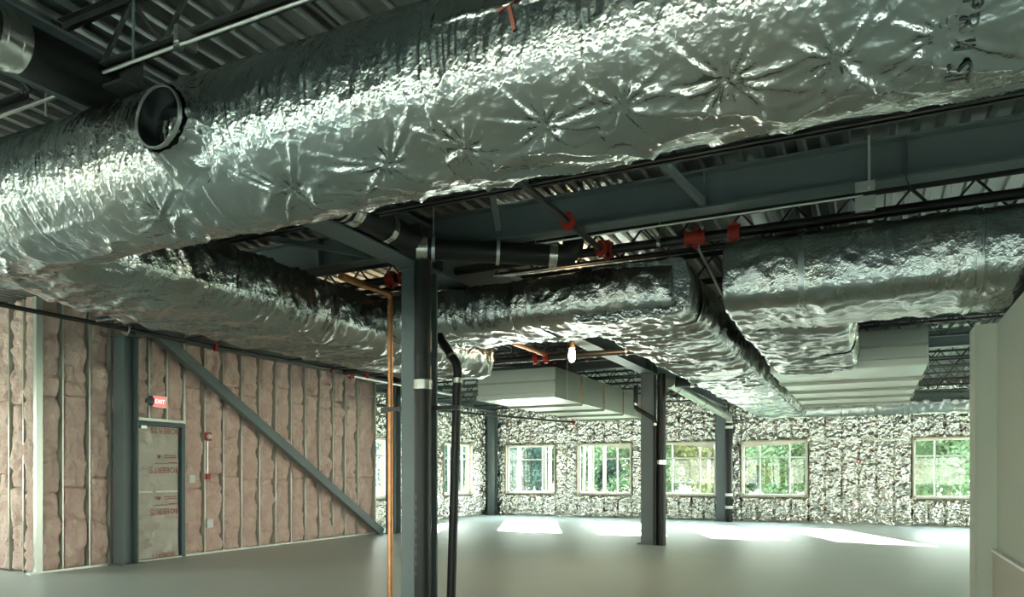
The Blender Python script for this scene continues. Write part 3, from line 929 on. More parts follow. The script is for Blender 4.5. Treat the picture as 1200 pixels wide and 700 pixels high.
# ---- bare metal plenums
def plenum(x0, x1, y0, y1, z0, z1, label, nb, nside):
    o = empty('sheet_metal_plenum', ((x0 + x1) / 2, (y0 + y1) / 2, z0), label, 'duct', 'bare metal plenums')
    t = .012
    obj('front_panel', MB().box(x0, x1, y0, y0 + t, z0 + .10, z1), M['duct'], o)
    obj('front_flange', MB().box(x0 - .01, x1 + .01, y0 - .035, y0 + t, z0, z0 + .09), M['duct'], o)
    obj('front_seam', MB().box(x0, x1, y0 - .03, y0, z0 + (z1 - z0) * .52, z0 + (z1 - z0) * .52 + .03), M['rib'], o)
    obj('top_panel', MB().box(x0, x1, y0, y1, z1 - t, z1), M['duct'], o)
    obj('rear_panel', MB().box(x0, x1, y1 - t, y1, z0, z1), M['duct'], o)
    for k in range(nb):
        a = y0 + .03 + (y1 - y0 - .03) * k / nb; b = y0 + .03 + (y1 - y0 - .03) * (k + 1) / nb
        # shallow cross-broken pan
        xm, ym = (x0 + x1) / 2, (a + b) / 2
        v = [(x0, a + .02, z0), (x1, a + .02, z0), (x1, b - .02, z0), (x0, b - .02, z0), (xm, ym, z0 - .02)]
        v += [(q[0], q[1], z0 + .012) for q in v[:4]]
        obj('bottom_panel', MB().add(v, [(0, 4, 1), (1, 4, 2), (2, 4, 3), (3, 4, 0), (5, 6, 7, 8), (0, 1, 6, 5), (1, 2, 7, 6), (2, 3, 8, 7), (3, 0, 5, 8)]), M['duct'], o)
        obj('bottom_seam', MB().box(x0 - .005, x1 + .005, b - .022, b + .018, z0 - .045, z0 + .012), M['rib'], o)
    for sx, xa, xb in ((-1, x0, x0 + t), (1, x1 - t, x1)):
        for k in range(nside):
            a = y0 + (y1 - y0) * k / nside; b = y0 + (y1 - y0) * (k + 1) / nside
            obj('side_panel', MB().box(xa, xb, a + .01, b - .03, z0 + .012, z1 - .012), M['duct'], o)
            q = xb if sx > 0 else xa - .03
            obj('side_seam', MB().box(q, q + .03, b - .04, b + .0, z0 - .02, z1), M['seam'], o)
    for xx in (x0 - .02, x1 + .035):
        for yy in (y0 + .5, y1 - .5):
            obj('hanger_strap', MB().box(xx - .003, xx + .003, yy - .015, yy + .015, z0, ZD), M['zinc'], o)
    return o
plenum(-1.22, .65, 10.66, 15.8, 2.75, 3.22, 'bare sheet-metal plenum at right joined to the foil branch duct', 4, 4)
plenum(-6.65, -5.08, 12.3, 17.7, 2.75, 3.30, 'bare sheet-metal plenum hanging left of the mid-hall column', 4, 4)

# ---- round duct along the far wall
fr_ = empty('spiral_duct', (2, 20.4, 2.82), 'round silver duct running along the top of the far wall at right', 'duct')
n1, n2 = 300, 40
Lx, An = np.meshgrid(np.linspace(-1.75, 3.4, n1), np.linspace(0, 2 * math.pi, n2, endpoint=False), indexing='ij')
Dd = .02 * ridge(vn(Lx * 5, An * 1.2, 151)) ** 2 + .012 * vn(Lx * 12, An * 4, 152)
V = np.stack([Lx, 20.4 - (.27 + Dd) * np.cos(An), 3.1 - (.27 + Dd) * np.sin(An)], -1).reshape(-1, 3)
grid_obj('foil_wrap', V, n1, n2, M['foil'], fr_, closed_j=True, caps=True)
for x in (-.6, .75, 2.1):
    obj('joint_band', MB().tube([(x - .03, 20.4, 3.1), (x + .03, 20.4, 3.1)], .305, 32, inner=.01), M['tape'], fr_, smooth=True, auto=40)

# ============================================================ PIPES
def pipe(name, pts, r, m, label, cat='pipe', group=None, n=20, base=None):
    o = empty(name, base or pts[-1], label, cat, group)
    obj('pipe_run', MB().tube(pts, r, n), m, o, smooth=True, auto=40)
    return o
def arc_pts(p0, corner, p1, rad, n=6):
    """fillet between p0->corner->p1"""
    p0, c, p1 = Vector(p0), Vector(corner), Vector(p1)
    d0 = (p0 - c).normalized(); d1 = (p1 - c).normalized()
    a = c + d0 * rad; b = c + d1 * rad
    out = []
    for k in range(n + 1):
        t = k / n
        out.append((a * (1 - t) + c * t) * (1 - t) + (c * (1 - t) + b * t) * t)
    return out
def band(parent, p, d, r, w, m=None, ribs=2):
    p = Vector(p); d = Vector(d).normalized()
    b = obj('coupling_band', MB().tube([p - d * w / 2, p + d * w / 2], r, 24, inner=.006), m or M['steelband'], parent, smooth=True, auto=40)
    for k in range(ribs):
        q = p + d * (w * ((k + .5) / ribs - .5))
        obj('clamp_ring', MB().tube([q - d * .007, q + d * .007], r + .006, 24, inner=.008), M['steelband'], b, smooth=True, auto=40)
def hanger(parent, p, d, r, top, w=.03):
    """clevis hanger: loop round the pipe and a rod to the deck"""
    p = Vector(p); d = Vector(d).normalized()
    h = obj('hanger_loop', MB().tube([p - d * w / 2, p + d * w / 2], r + .012, 24, inner=.006), M['zinc'], parent, smooth=True, auto=40)
    obj('hanger_rod', MB().tube([(p.x, p.y, p.z + r + .005), (p.x, p.y, top)], .006, 8), M['zinc'], parent)

# storm pipe in the girder recess
px_, pz_ = -3.757, 3.50
st = pipe('storm_pipe', [(-3.62, -3, 3.385), (-3.645, 1.5, 3.395), (-3.665, 2.6, 3.415), (-3.74, 4.6, 3.485), (px_, 5.2, pz_ - .005)] + arc_pts((px_, 5.2, pz_), (px_, 5.5, pz_ - .01), (-3.70, 5.62, pz_ - .06), .12) + [(-3.70, 5.64, 3.43)], .122, M['iron'], 'thick black storm pipe lying along the overhead girder')
band(st, (-3.656, 2.09, 3.406), (0, 1, .01), .131, .14)
band(st, (-3.746, 4.78, 3.49), (0, 1, .02), .131, .11)
band(st, (px_, 5.28, pz_ - .003), (0, 1, 0), .131, .07)
hanger(st, (-3.642, 1.1, 3.394), (0, 1, 0), .122, ZD)
hanger(st, (-3.742, 4.66, 3.487), (0, 1, .02), .122, ZD)
d30 = Vector((.866, .5, -.03))
s0 = Vector((-3.72, 5.62, 3.405))
dg = empty('storm_pipe', s0, 'black diagonal drain pipe running right from the near column head', 'pipe')
e0 = s0 + d30 * 1.30
obj('pipe_run', MB().tube([s0, e0], .097, 24), M['iron'], dg, smooth=True, auto=40)
ep = [e0] + arc_pts(e0, e0 + d30 * .16, e0 + d30 * .16 + Vector((.02, .02, .3)), .13, 8) + [e0 + d30 * .16 + Vector((.01, .01, .22))]
obj('elbow', MB().tube(ep, .099, 24), M['iron'], dg, smooth=True, auto=40)
band(dg, s0 + d30 * .10, d30, .107, .10)
band(dg, e0 - d30 * .02, d30, .107, .075)
hanger(dg, s0 + d30 * .2, d30, .10, ZD)
hanger(dg, s0 + d30 * .78, d30, .10, 3.52)
# vertical leader in front of the column
vl = empty('drain_leader', (-3.70, 5.78, 0), 'thick black vertical drain pipe in front of the near column', 'pipe')
obj('pipe_run', MB().tube([(-3.70, 5.78, 0), (-3.70, 5.78, 3.36)], .078, 24), M['iron'], vl, smooth=True, auto=40)
band(vl, (-3.70, 5.78, 2.19), (0, 0, 1), .088, .085, ribs=3)
mbt = MB()
for k in range(9):   # faint illegible cast marks down the pipe
    z_ = .45 + k * .085; h_ = .03 + .015 * (k % 3)
    an = [-.42, -.30]
    mbt.add([(-3.70 + .0785 * math.sin(q), 5.78 - .0785 * math.cos(q), z) for z in (z_, z_ + h_) for q in an], [(0, 1, 3, 2)])
obj('cast_lettering', mbt, M['steel'], vl)
# thin leader to the right
tl = empty('drain_leader', (-3.64, 6.2, 0), 'thin black vertical pipe with an elbow right of the near column', 'pipe')
tp = [(-3.652, 6.2, 0), (-3.565, 6.2, 2.34)]
tp = [(-3.652, 6.2, 0), (-3.575, 6.2, 2.28)] + arc_pts((-3.575, 6.2, 2.28), (-3.572, 6.2, 2.42), (-3.80, 6.28, 2.68), .07) + [(-3.80, 6.28, 2.68), (-3.84, 6.3, 2.74)]
obj('pipe_run', MB().tube(tp, .043, 16), M['iron'], tl, smooth=True, auto=50)
band(tl, (-3.577, 6.2, 2.27), (0, 0, 1), .049, .05, ribs=1)
band(tl, (-3.655, 6.225, 2.51), (-.65, .2, .72), .048, .04, ribs=1)
# strut arms with clamps
sa = empty('strut_arm', (-4.25, 6.07, 2.0), 'dark strut bracket from near column holding the copper riser', 'bracket')
obj('channel', MB().box(-4.40, -4.13, 6.10, 6.14, 1.995, 2.035), M['joist'], sa)
obj('pipe_clamp', MB().tube([(-4.333, 6.17, 1.995), (-4.333, 6.17, 2.035)], .036, 14, inner=.008), M['zinc'], sa)
sb = empty('strut_arm', (-3.7, 6.07, 2.0), 'dark strut bracket from near column holding the thin black pipe', 'bracket')
obj('channel', MB().box(-3.87, -3.50, 6.10, 6.145, 1.985, 2.025), M['joist'], sb)
obj('pipe_clamp', MB().tube([(-3.584, 6.2, 1.985), (-3.584, 6.2, 2.025)], .053, 16, inner=.008), M['zinc'], sb)
# copper riser
cr = empty('copper_riser', (-4.333, 6.17, 0), 'upright copper pipe left of the near column', 'pipe')
cp = [(-4.333, 6.17, 0), (-4.333, 6.17, 3.05)] + arc_pts((-4.333, 6.17, 3.05), (-4.333, 6.17, 3.17), (-4.333, 5.9, 3.17), .06) + [(-4.333, 5.45, 3.17)]
obj('pipe_run', MB().tube(cp, .025, 14), M['copper'], cr, smooth=True, auto=50)
obj('coupling', MB().tube([(-4.333, 5.40, 3.17), (-4.333, 5.80, 3.17)], .034, 14), M['copper'], cr, smooth=True, auto=40)
obj('fitting', MB().tube([(-4.333, 5.85, 3.17), (-4.333, 5.93, 3.17)], .031, 14), M['copper'], cr, smooth=True, auto=40)
obj('fitting', MB().tube([(-4.333, 6.17, 2.03), (-4.333, 6.17, 2.07)], .030, 14), M['copper'], cr, smooth=True, auto=40)
obj('elbow_fitting', MB().tube([(-4.333, 6.17, 2.98), (-4.333, 6.17, 3.06)], .030, 14), M['copper'], cr, smooth=True, auto=40)

def red_coupling(parent, p, d, r, w=.10):
    p = Vector(p); d = Vector(d).normalized()
    c = obj('coupling', MB().tube([p - d * w / 2, p - d * w / 2 + d * .012, p - d * w / 2 + d * .014, p + d * w / 2 - d * .014, p + d * w / 2 - d * .012, p + d * w / 2],
                                  [r + .03, r + .03, r + .018, r + .018, r + .03, r + .03], 18), M['red'], parent, smooth=True, auto=40)
    up = Vector((0, 0, 1)) if abs(d.z) < .9 else Vector((1, 0, 0))
    for s in (-1, 1):
        q = p + up * s * (r + .03)
        obj('bolt_lug', MB().box(q.x - .022, q.x + .022, q.y - .022, q.y + .022, q.z - .018, q.z + .018), M['red'], c)

# sprinkler main along X
my, mz = 6.75, 3.50
sm = pipe('sprinkler_main', [(-9.6, my, mz), (3.2, my, mz)], .044, M['blackpipe'], 'thick dark sprinkler main crossing behind the long cross beam', base=(-1, my, mz - .05))
for x in (-4.72, -4.55, -2.25, -1.42, -1.08, 1.6):
    red_coupling(sm, (x, my, mz), (1, 0, 0), .044, .10 if x != -1.42 else .18)
hanger(sm, (-1.75, my, mz), (1, 0, 0), .044, ZD)
hanger(sm, (-3.0, my, mz), (1, 0, 0), .044, ZD)
sb1 = pipe('sprinkler_branch', [(-2.25, -1.5, 3.455), (-2.25, 6.72, 3.455)], .028, M['blackpipe'], 'sprinkler branch pipe passing under the cross beam to the main', base=(-2.25, 3, 3.42))
for y in (5.72, 6.55): red_coupling(sb1, (-2.25, y, 3.455), (0, 1, 0), .028, .06)
sd = empty('sprinkler_drop', (-1.40, 6.85, 3.0), 'thin grey sprinkler drop slanting from the red tee above the ducts', 'pipe')
obj('pipe_run', MB().tube([(-1.42, 6.78, 3.45), (-1.24, 7.2, 3.02)], .014, 10), M['zinc'], sd)
# hanger rods with a clip under the cross beam
hr = empty('hanger_rod', (-.01, 5.95, 3.42), 'slender pale threaded rod with clamp under the long cross beam', 'rod')
obj('rod', MB().tube([(-.01, 5.93, 3.42), (-.01, 5.93, ZD)], .009, 8), M['stud'], hr)
obj('clamp', MB().box(-.10, .03, 5.90, 6.02, 3.44, 3.475), M['zinc'], hr)
hr2 = empty('conduit', (-.8, 6.24, 3.47), 'thin pale conduit strapped along the lower edge of the long cross beam', 'conduit')
obj('tube', MB().tube([(-3.1, 6.2, 3.47), (-.05, 6.2, 3.475)], .009, 8), M['stud'], hr2)
jb = empty('junction_box', (-.02, 6.22, 3.34), 'small pale square junction box hanging under the cross beam', 'box')
obj('box', MB().box(-.10, .03, 6.19, 6.24, 3.36, 3.46), M['stud'], jb)
obj('cover_plate', MB().box(-.105, .035, 6.183, 6.19, 3.355, 3.465), M['stud'], jb)
cb = empty('cable', (.23, 5.95, 3.3), 'dark loose cable hanging from the cross beam stiffener', 'cable')
obj('wire', MB().tube([(.23, 5.96, 3.78), (.235, 5.95, 3.6), (.23, 5.97, 3.47), (.27, 6.1, 3.42), (.36, 6.3, 3.40)], .005, 6), M['ink'], cb)
# conduit and clamps at the upper left
c1 = empty('conduit', (-2.0, 2.46, 3.37), 'bright thin conduit under the joist at upper left', 'conduit')
obj('tube', MB().tube([(-3.46, 2.46, 3.385), (2.8, 2.46, 3.385)], .010, 10), M['zinc'], c1)
for x in (-2.93, -1.2, .8):
    obj('beam_clamp', MB().box(x - .012, x + .012, 2.445, 2.56, 3.40, 3.48).box(x - .02, x + .02, 2.45, 2.475, 3.365, 3.41), M['zinc'], c1)
obj('hanger_rod', MB().tube([(-3.24, 2.46, 3.39), (-3.24, 2.46, ZD)], .007, 8), M['steel'], c1)
gb = empty('beam_bracket', (-3.5, 2.6, 3.3), 'small dark steel seat bracket near the round takeoff at upper left', 'bracket')
obj('plate', MB().box(-3.62, -3.40, 2.62, 2.64, 3.36, 3.50), M['joist'], gb)
obj('seat', MB().box(-3.62, -3.40, 2.52, 2.64, 3.36, 3.375), M['joist'], gb)
c2 = empty('conduit', (-4.7, 2.9, 3.69), 'thin conduit under the roof deck at the far upper left corner', 'conduit')
obj('tube', MB().tube([(-8.0, 2.9, 3.69), (-4.5, 2.9, 3.70)], .012, 10), M['zinc'], c2)
obj('hanger_rod', MB().tube([(-4.62, 2.9, 3.60), (-4.62, 2.9, ZD)], .007, 8), M['zinc'], c2)

# pipe along the pink partition
wp = pipe('sprinkler_line', [(-9.95, 1.0, 3.525), (-9.95, 13.0, 3.525)], .032, M['blackpipe'], 'dark sprinkler pipe running along the top of the pink partition', base=(-9.95, 7, 3.49))
obj('hanger_ring', MB().tube([(-9.95, 7.42, 3.525), (-9.95, 7.44, 3.525)], .085, 20, inner=.012), M['stud'], wp)
for y in (9.1, 12.1): red_coupling(wp, (-9.95, y, 3.525), (0, 1, 0), .026, .05)
wp2 = pipe('sprinkler_line', [(-9.7, 12.3, 3.42), (-9.7, 16.5, 3.42)], .035, M['zinc'], 'pale pipe continuing past the end of the pink partition', base=(-9.7, 14, 3.38))
red_coupling(wp2, (-9.7, 12.4, 3.42), (0, 1, 0), .03, .12)
red_coupling(wp2, (-9.7, 12.9, 3.47), (1, 0, 0), .03, .12)
obj('riser_nipple', MB().tube([(-9.95, 13.0, 3.525), (-9.95, 14.6, 3.54)], .05, 14), M['blackpipe'], wp2, smooth=True, auto=40)
# sprinkler pipe mid hall with couplings
mp = pipe('sprinkler_line', [(-8.6, 10.82, 3.22), (-2.65, 10.82, 3.22)], .048, M['blackpipe'], 'dark sprinkler pipe below the girder beside the lit bulb', base=(-5, 10.82, 3.17))
for x in (-4.62, -4.80, -2.72): red_coupling(mp, (x, 10.82, 3.22), (1, 0, 0), .048, .08)
mp2 = pipe('sprinkler_branch', [(-4.62, 7.9, 3.26), (-4.62, 10.8, 3.26)], .034, M['copper'], 'reddish sprinkler branch coming forward from the mid-hall pipe', base=(-4.62, 9, 3.22))
hanger(mp, (-5.6, 10.82, 3.22), (1, 0, 0), .048, ZD)
hanger(mp, (-3.3, 10.82, 3.22), (1, 0, 0), .048, ZD)
hanger(mp2, (-4.62, 9.0, 3.26), (0, 1, 0), .034, ZD)
hp = pipe('sprinkler_line', [(-6.2, 12.2, 3.42), (-4.2, 12.2, 3.42)], .02, M['blackpipe'], 'thin sprinkler pipe with red heads above the left plenum front edge', base=(-5, 12.2, 3.4))
hanger(hp, (-5.9, 12.2, 3.42), (1, 0, 0), .02, ZD)
hanger(hp, (-4.3, 12.2, 3.42), (1, 0, 0), .02, ZD)
for x in (-5.35, -5.05, -4.75, -4.45):
    h = obj('sprinkler_head', MB().tube([(x, 12.2, 3.33), (x, 12.2, 3.37)], [.032, .02], 10), M['red'], hp)
    obj('stem', MB().tube([(x, 12.2, 3.37), (x, 12.2, 3.42)], .012, 8), M['blackpipe'], h)

# lit bulb
lm = empty('work_lamp', (-3.80, 9.82, 2.97), 'glowing bare bulb hanging under the girder in mid hall', 'lamp')
lx, ly = -3.80, 9.82
obj('bulb', MB().tube([(lx, ly, 2.955), (lx, ly, 2.975), (lx, ly, 3.03), (lx, ly, 3.11), (lx, ly, 3.15)], [.012, .038, .048, .044, .026], 20), M['bulb'], lm, smooth=True)
obj('socket', MB().tube([(lx, ly, 3.15), (lx, ly, 3.25)], [.05, .035], 16), M['bulbbase'], lm, smooth=True, auto=40)
obj('cord', MB().tube([(lx, ly, 3.25), (lx - .06, ly, 3.345)], .008, 8), M['bulbbase'], lm)
pl = bpy.data.lights.new('bulb_light', 'POINT'); pl.energy = 12; pl.color = (1.0, .66, .33); pl.shadow_soft_size = .05
po = bpy.data.objects.new('bulb_light', pl); COL.objects.link(po); po.location = (lx + .08, ly - .08, 3.02)
po.parent = lm; po.location = Vector((lx + .075, ly - .075, 3.04)) - ORG[lm]

# pipes at the mid-hall column
v1 = empty('drain_leader', (-3.62, 14.12, 0), 'black vertical drain pipe right of the mid-hall column', 'pipe')
obj('pipe_run', MB().tube([(-3.62, 14.12, 0), (-3.62, 14.12, 3.30)], .082, 20), M['iron'], v1, smooth=True, auto=40)
band(v1, (-3.62, 14.12, 1.60), (0, 0, 1), .090, .08, ribs=2)
v2 = empty('drain_leader', (-3.80, 14.1, 0), 'thin black pipe jogging down the mid-hall column', 'pipe')
tp = [(-3.74, 14.1, 0), (-3.74, 14.1, 2.32)] + arc_pts((-3.74, 14.1, 2.3), (-3.74, 14.1, 2.42), (-4.10, 14.08, 2.64), .06) + arc_pts((-3.74, 14.1, 2.42), (-4.12, 14.08, 2.66), (-4.12, 14.08, 3.05), .06) + [(-4.12, 14.08, 3.10)]
obj('pipe_run', MB().tube(tp, .042, 14), M['iron'], v2, smooth=True, auto=50)
band(v2, (-3.74, 14.1, 2.33), (0, 0, 1), .05, .05, ribs=1)
band(v2, (-4.12, 14.08, 2.73), (0, 0, 1), .05, .05, ribs=1)
v3 = pipe('storm_pipe', [(-3.66, 14.9, 3.22), (-3.66, 21.7, 3.02)] + arc_pts((-3.66, 21.7, 3.02), (-3.66, 21.93, 3.0), (-3.66, 21.93, 2.7), .15) , .10, M['duct'], 'pale jacketed storm pipe sloping from mid-hall column to the far wall', base=(-3.66, 18, 3.0))
for y in (15.6, 18.2, 20.6): band(v3, (-3.66, y, 3.22 - .0294 * (y - 14.9)), (0, 1, -.03), .108, .07)
v3b = pipe('storm_pipe', [(-3.5, 14.75, 3.22), (-2.55, 15.1, 3.24)], .12, M['iron'], 'stubby dark storm pipe elbow right of the mid-hall column head', base=(-3, 14.9, 3.1))
band(v3b, (-3.2, 14.86, 3.227), (.94, .34, .02), .128, .07)
band(v3b, (-2.72, 15.04, 3.237), (.94, .34, .02), .128, .05)
v4 = empty('drain_leader', (-3.66, 21.93, 0), 'black vertical drain pipe beside the far wall column', 'pipe')
obj('pipe_run', MB().tube([(-3.66, 21.93, 0), (-3.66, 21.93, 2.86)], .095, 20), M['iron'], v4, smooth=True, auto=40)
for z in (2.72, .78, .42): band(v4, (-3.66, 21.93, z), (0, 0, 1), .106, .08, m=M['white'], ribs=0)
obj('cleanout_body', MB().tube([(-3.66, 21.93, .50), (-3.66, 21.93, .70)], .112, 20), M['iron'], v4, smooth=True, auto=40)
obj('cleanout_plug', MB().tube([(-3.54, 21.85, .60), (-3.66, 21.93, .60)], .06, 14), M['iron'], v4, smooth=True, auto=40)

# small rod pipe by the far left corner
cp_ = pipe('sprinkler_branch', [(-10.9, 13.6, 3.02), (-8.0, 20.8, 2.92)], .03, M['blackpipe'], 'thin sloping pipe under the left plenum toward the corner column', base=(-9.4, 17, 2.9))
red_coupling(cp_, (-8.0, 20.8, 2.92), (.37, .93, 0), .025, .06)

# ============================================================ DOOR AND WALL FITTINGS
dr = bpy.data.objects.new('door_1', None); COL.objects.link(dr); dr.location = (XP, 8.27, 0); ORG[dr] = Vector((XP, 8.27, 0))
tag(dr, 'door wrapped in brown protective paper with red print in pink partition', 'door', kind='structure')
fx0, fx1 = XP - .10, XP + .03
obj('frame', MB().box(fx0, fx1, 7.785, 7.85, 0, 2.205).box(fx0, fx1, 8.695, 8.765, 0, 2.205).box(fx0, fx1, 7.85, 8.695, 2.14, 2.205), M['doorframe'], dr)
# wrapped leaf: rippled sheet with thickness
nu, nz = 60, 130
U, Z = np.meshgrid(np.linspace(7.865, 8.66, nu), np.linspace(.03, 2.13, nz), indexing='ij')
dpt = .012 * vn(U * 4, Z * 2.2, 201) + .018 * ridge(vn(U * 3 + Z * .6, Z * 1.1, 202)) ** 4 + .01 * vn(U * 9, Z * 7, 203)
V = np.stack([XP - .035 + dpt, U, Z], -1).reshape(-1, 3)
lf = obj('leaf', MB().box(XP - .075, XP - .036, 7.855, 8.69, .012, 2.135), M['doorframe'], dr)
grid_obj('paper_wrap', V, nu, nz, M['paper'], lf, flip=True)
obj('tape_strip', MB().box(XP - .012, XP - .004, 7.88, 8.17, 1.075, 1.105).box(XP - .012, XP - .004, 8.20, 8.64, 1.075, 1.105), M['film'], lf)
obj('threshold', MB().box(XP - .08, XP + .03, 7.85, 8.695, 0, .02), M['white'], dr)
obj('door_closer', MB().box(XP - .03, XP + .035, 7.93, 8.03, 2.09, 2.135), M['zinc'], dr)
def door_text(s, size, yc, zc, rot180=True, name='red_print'):
    V, F = text_polys(s, size)
    g = -1 if rot180 else 1
    mb = MB().add([(XP + .004, yc + g * v.x, zc + g * v.y) for v in V], F)
    obj(name, mb, M['print'], lf)
for zz in (2.075, 1.44, .77):
    door_text('ROBERTS', .135, 8.385 if zz < 2 else 8.40, zz)
    if zz < 2:
        # small print too blurred to read: rows of short red strokes
        rs = random.Random(int(zz * 100))
        for y0_, y1_, zr, hh in ((8.46, 8.63, zz + .115, .022), (8.20, 8.44, zz + .10, .014), (8.38, 8.60, zz + .235, .016), (8.38, 8.60, zz + .20, .016)):
            mb = MB(); y_ = y0_
            while y_ < y1_:
                w_ = rs.uniform(.012, .03)
                mb.add([(XP + .004, y_, zr - hh / 2), (XP + .004, y_ + w_, zr - hh / 2), (XP + .004, y_ + w_, zr + hh / 2), (XP + .004, y_, zr + hh / 2)], [(0, 1, 2, 3)])
                y_ += w_ + .008
            obj('red_print', mb, M['print'], lf)
        hv = [(-.03, -.02), (.03, -.02), (.03, .015), (0, .045), (-.03, .015)]
        obj('red_print', MB().add([(XP + .004, 8.28 - a, zz + .22 - b) for a, b in hv], [(0, 1, 2, 3, 4)]), M['print'], lf)
door_text('ROBERTS', .10, 8.36, .06)

ex = empty('exit_sign', (XP, 8.2, 2.42), 'small red exit sign on a grey bracket above the wrapped door', 'sign')
obj('housing', MB().box(XP + .02, XP + .075, 8.10, 8.36, 2.43, 2.62), M['white'], ex)
obj('red_face', MB().box(XP + .075, XP + .079, 8.125, 8.345, 2.445, 2.605), M['exit'], ex)
V, F = text_polys('EXIT', .09)
obj('letters', MB().add([(XP + .081, 8.235 + v.x, 2.525 + v.y) for v in V], F), M['exitletter'], ex)
obj('bracket', MB().tube([(XP + .045, 8.0, 2.53), (XP + .045, 8.10, 2.53)], [.03, .08], 14), M['steel'], ex)
def wall_box(y, z, w, label, m, name='outlet_box', cat='box', lens=False):
    o = empty(name, (XP, y, z - w / 2), label, cat)
    obj('box', MB().box(XP - .02, XP + .035, y - w / 2, y + w / 2, z - w * .6, z + w * .6), m, o)
    obj('cover', MB().box(XP + .035, XP + .041, y - w * .56, y + w * .56, z - w * .66, z + w * .66), m, o)
    if lens: obj('strobe_lens', MB().tube([(XP + .04, y + .01, z), (XP + .075, y + .01, z)], [.045, .03], 12), M['white'], o)
wall_box(9.24, 2.02, .11, 'small red fire alarm strobe on the pink partition right of the door', M['red'], 'fire_alarm', 'alarm', True)
wall_box(9.24, 1.33, .075, 'small dark red conduit box below the fire alarm strobe', M['red'])
wall_box(8.90, 1.29, .10, 'white switch box just right of the wrapped door', M['white'])
wall_box(9.28, .52, .11, 'white outlet box low on the pink partition', M['white'])
cd = empty('conduit', (XP, 9.24, 1.4), 'thin grey conduit linking the strobe and box on the pink partition', 'conduit')
obj('tube', MB().tube([(XP + .012, 9.24, 1.38), (XP + .012, 9.24, 1.94)], .011, 8), M['zinc'], cd)
fa = empty('fire_alarm', (-.25, YB, 1.9), 'small round red device on the far foil wall between windows', 'alarm')
obj('body', MB().tube([(-.29, YB - .04, 1.72), (-.29, YB - .12, 1.72)], .055, 16), M['red'], fa)
obj('lens', MB().tube([(-.29, YB - .12, 1.72), (-.29, YB - .135, 1.72)], .025, 12), M['white'], fa)
fb = empty('fire_alarm', (XL, 18.2, 1.75), 'small dark red device on the left outer foil wall', 'alarm')
obj('body', MB().box(XL - .02, XL + .06, 18.15, 18.25, 1.70, 1.86), M['red'], fb)
obj('lens', MB().box(XL + .06, XL + .075, 18.17, 18.23, 1.73, 1.80), M['white'], fb)

# ============================================================ OUTSIDE
gr = obj('ground', MB().box(-90, 70, YB + .3, 120, -.5, -.35), M['grass'])
tag(gr, 'grassy ground outside the far windows', 'ground', kind='structure')
gp = obj('ground_paving', MB().box(-60, 60, -60, YR - .3, -.5, -.35).box(-60, -13.3, YR - .3, YB + .3, -.5, -.35).box(XR + .3, 60, YR - .3, YB + .3, -.5, -.35), M['paving'])
tag(gp, 'pale gravel yard outside behind and beside the hall', 'ground', kind='structure')

def leaves_mesh(seed, H, R, n, size, m, low=.2):
    rg = np.random.RandomState(seed)
    nb = 26
    C = np.stack([rg.uniform(-1, 1, nb) * R * .8, rg.uniform(-1, 1, nb) * R * .8, rg.uniform(low, .92, nb) * H], -1)
    sc = (1 - np.abs(C[:, 2] / H - .45) * .9)[:, None]
    C[:, :2] *= np.clip(sc, .25, 1)
    k = rg.randint(0, nb, n)
    dv = rg.normal(size=(n, 3)); dv /= np.linalg.norm(dv, axis=1)[:, None]
    P = C[k] + dv * (rg.uniform(.55, 1.0, n) * R * .42)[:, None]
    P[:, 2] = np.clip(P[:, 2], .05, None)
    a = rg.normal(size=(n, 3)); a /= np.linalg.norm(a, axis=1)[:, None]
    b = np.cross(a, dv + .3 * rg.normal(size=(n, 3))); b /= np.linalg.norm(b, axis=1)[:, None] + 1e-6
    s = (size * rg.uniform(.6, 1.3, n))[:, None]
    V = np.stack([P - a * s * .5, P + b * s * .28, P + a * s * .5, P - b * s * .28], 1).reshape(-1, 3)
    me = bpy.data.meshes.new('foliage')
    F = np.arange(n * 4).reshape(n, 4)
    me.from_pydata(V.tolist(), [], F.tolist()); me.materials.append(m); me.update()
    return me
PROTO = []
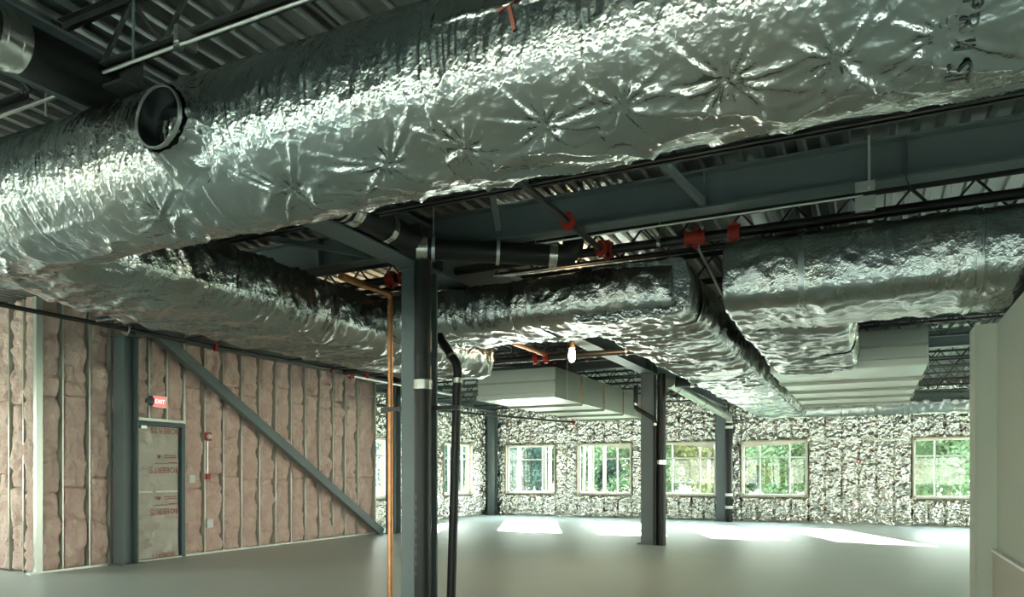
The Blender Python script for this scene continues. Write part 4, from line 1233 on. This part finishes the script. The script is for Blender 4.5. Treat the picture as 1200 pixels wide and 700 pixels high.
for i, (H, R, n, sz, mm, lab) in enumerate(((7.0, 2.4, 5200, .30, 'leafA', 'mid green broadleaf tree standing outside the windows'),
                                            (6.4, 2.6, 5200, .32, 'leafB', 'sunlit yellow-green tree standing outside the windows'),
                                            (7.6, 2.2, 5200, .28, 'leafC', 'dark blue-green tree standing outside the windows'))):
    tr = MB().tube([(0, 0, -.4), (.05, 0, 1.5), (-.05, .05, 3.6), (0, 0, H * .85)], [.16, .13, .10, .03], 8)
    for q in range(5):
        a = q * 2.1 + i
        tr.tube([(0, 0, 1.6 + q * .7), (math.cos(a) * R * .5, math.sin(a) * R * .5, 2.4 + q * .8)], [.06, .02], 6)
    tme = bpy.data.meshes.new('trunk'); tme.from_pydata([tuple(v) for v in tr.v], [], tr.f); tme.materials.append(M['bark']); tme.update()
    PROTO.append((tme, leaves_mesh(300 + i, H, R, n, sz, M[mm], low=.06 if i != 2 else .16), lab))
rt = random.Random(11)
def tree(x, y, k, sc):
    tme, lme, lab = PROTO[k]
    o = empty('tree', (x, y, -.35), lab, 'tree', 'trees outside the building')
    o.rotation_euler = (0, 0, rt.uniform(0, 6.28)); o.scale = (sc, sc, sc * rt.uniform(.9, 1.1))
    for nm, me in (('trunk', tme), ('foliage', lme)):
        c = bpy.data.objects.new(nm, me); COL.objects.link(c); c.parent = o
        if nm == 'foliage': c['kind'] = 'stuff'
for row, (yy, st_) in enumerate(((41, 4.0), (47, 4.2), (54, 4.4), (61, 4.6))):
    x = -28 - row * 4
    while x < 8 + row * 2:
        k = 1 if -8 < x < 3 and rt.random() < .6 else (2 if x < -14 and rt.random() < .65 else rt.choice((0, 0, 1, 2)))
        tree(x + rt.uniform(-.9, .9), yy + rt.uniform(-1.8, 1.8), k, rt.uniform(.85, 1.1))
        x += st_
for k in range(5):
    tree(-36 + rt.uniform(-3, 3), 16 + k * 5.5, rt.choice((0, 0, 2)), rt.uniform(.8, 1.0))
# pale bare trunks close to the left-most far windows
for i in range(12):
    x = -21.5 + i * .95 + rt.uniform(-.4, .4); y = 34 + rt.uniform(-2.5, 2.5)
    o = empty('bare_tree', (x, y, -.35), 'slim pale tree trunk outside the left far windows', 'tree', 'slim pale trunks outside')
    h = rt.uniform(4.5, 5.4); r = rt.uniform(.06, .13); lean = rt.uniform(-.2, .2)
    obj('trunk', MB().tube([(x, y, -.4), (x + lean * .5, y, h * .5), (x + lean, y + .1, h)], [r, r * .85, r * .5], 8), M['bark'], o, smooth=True)
    mb = MB()
    for q in range(5):
        z = h * (.45 + .11 * q); a = q * 2.3 + i
        mb.tube([(x + lean * z / h, y, z), (x + lean * z / h + math.cos(a) * .6, y + math.sin(a) * .6, z + .5)], [.025, .008], 5)
    obj('branches', mb, M['bark'], o)
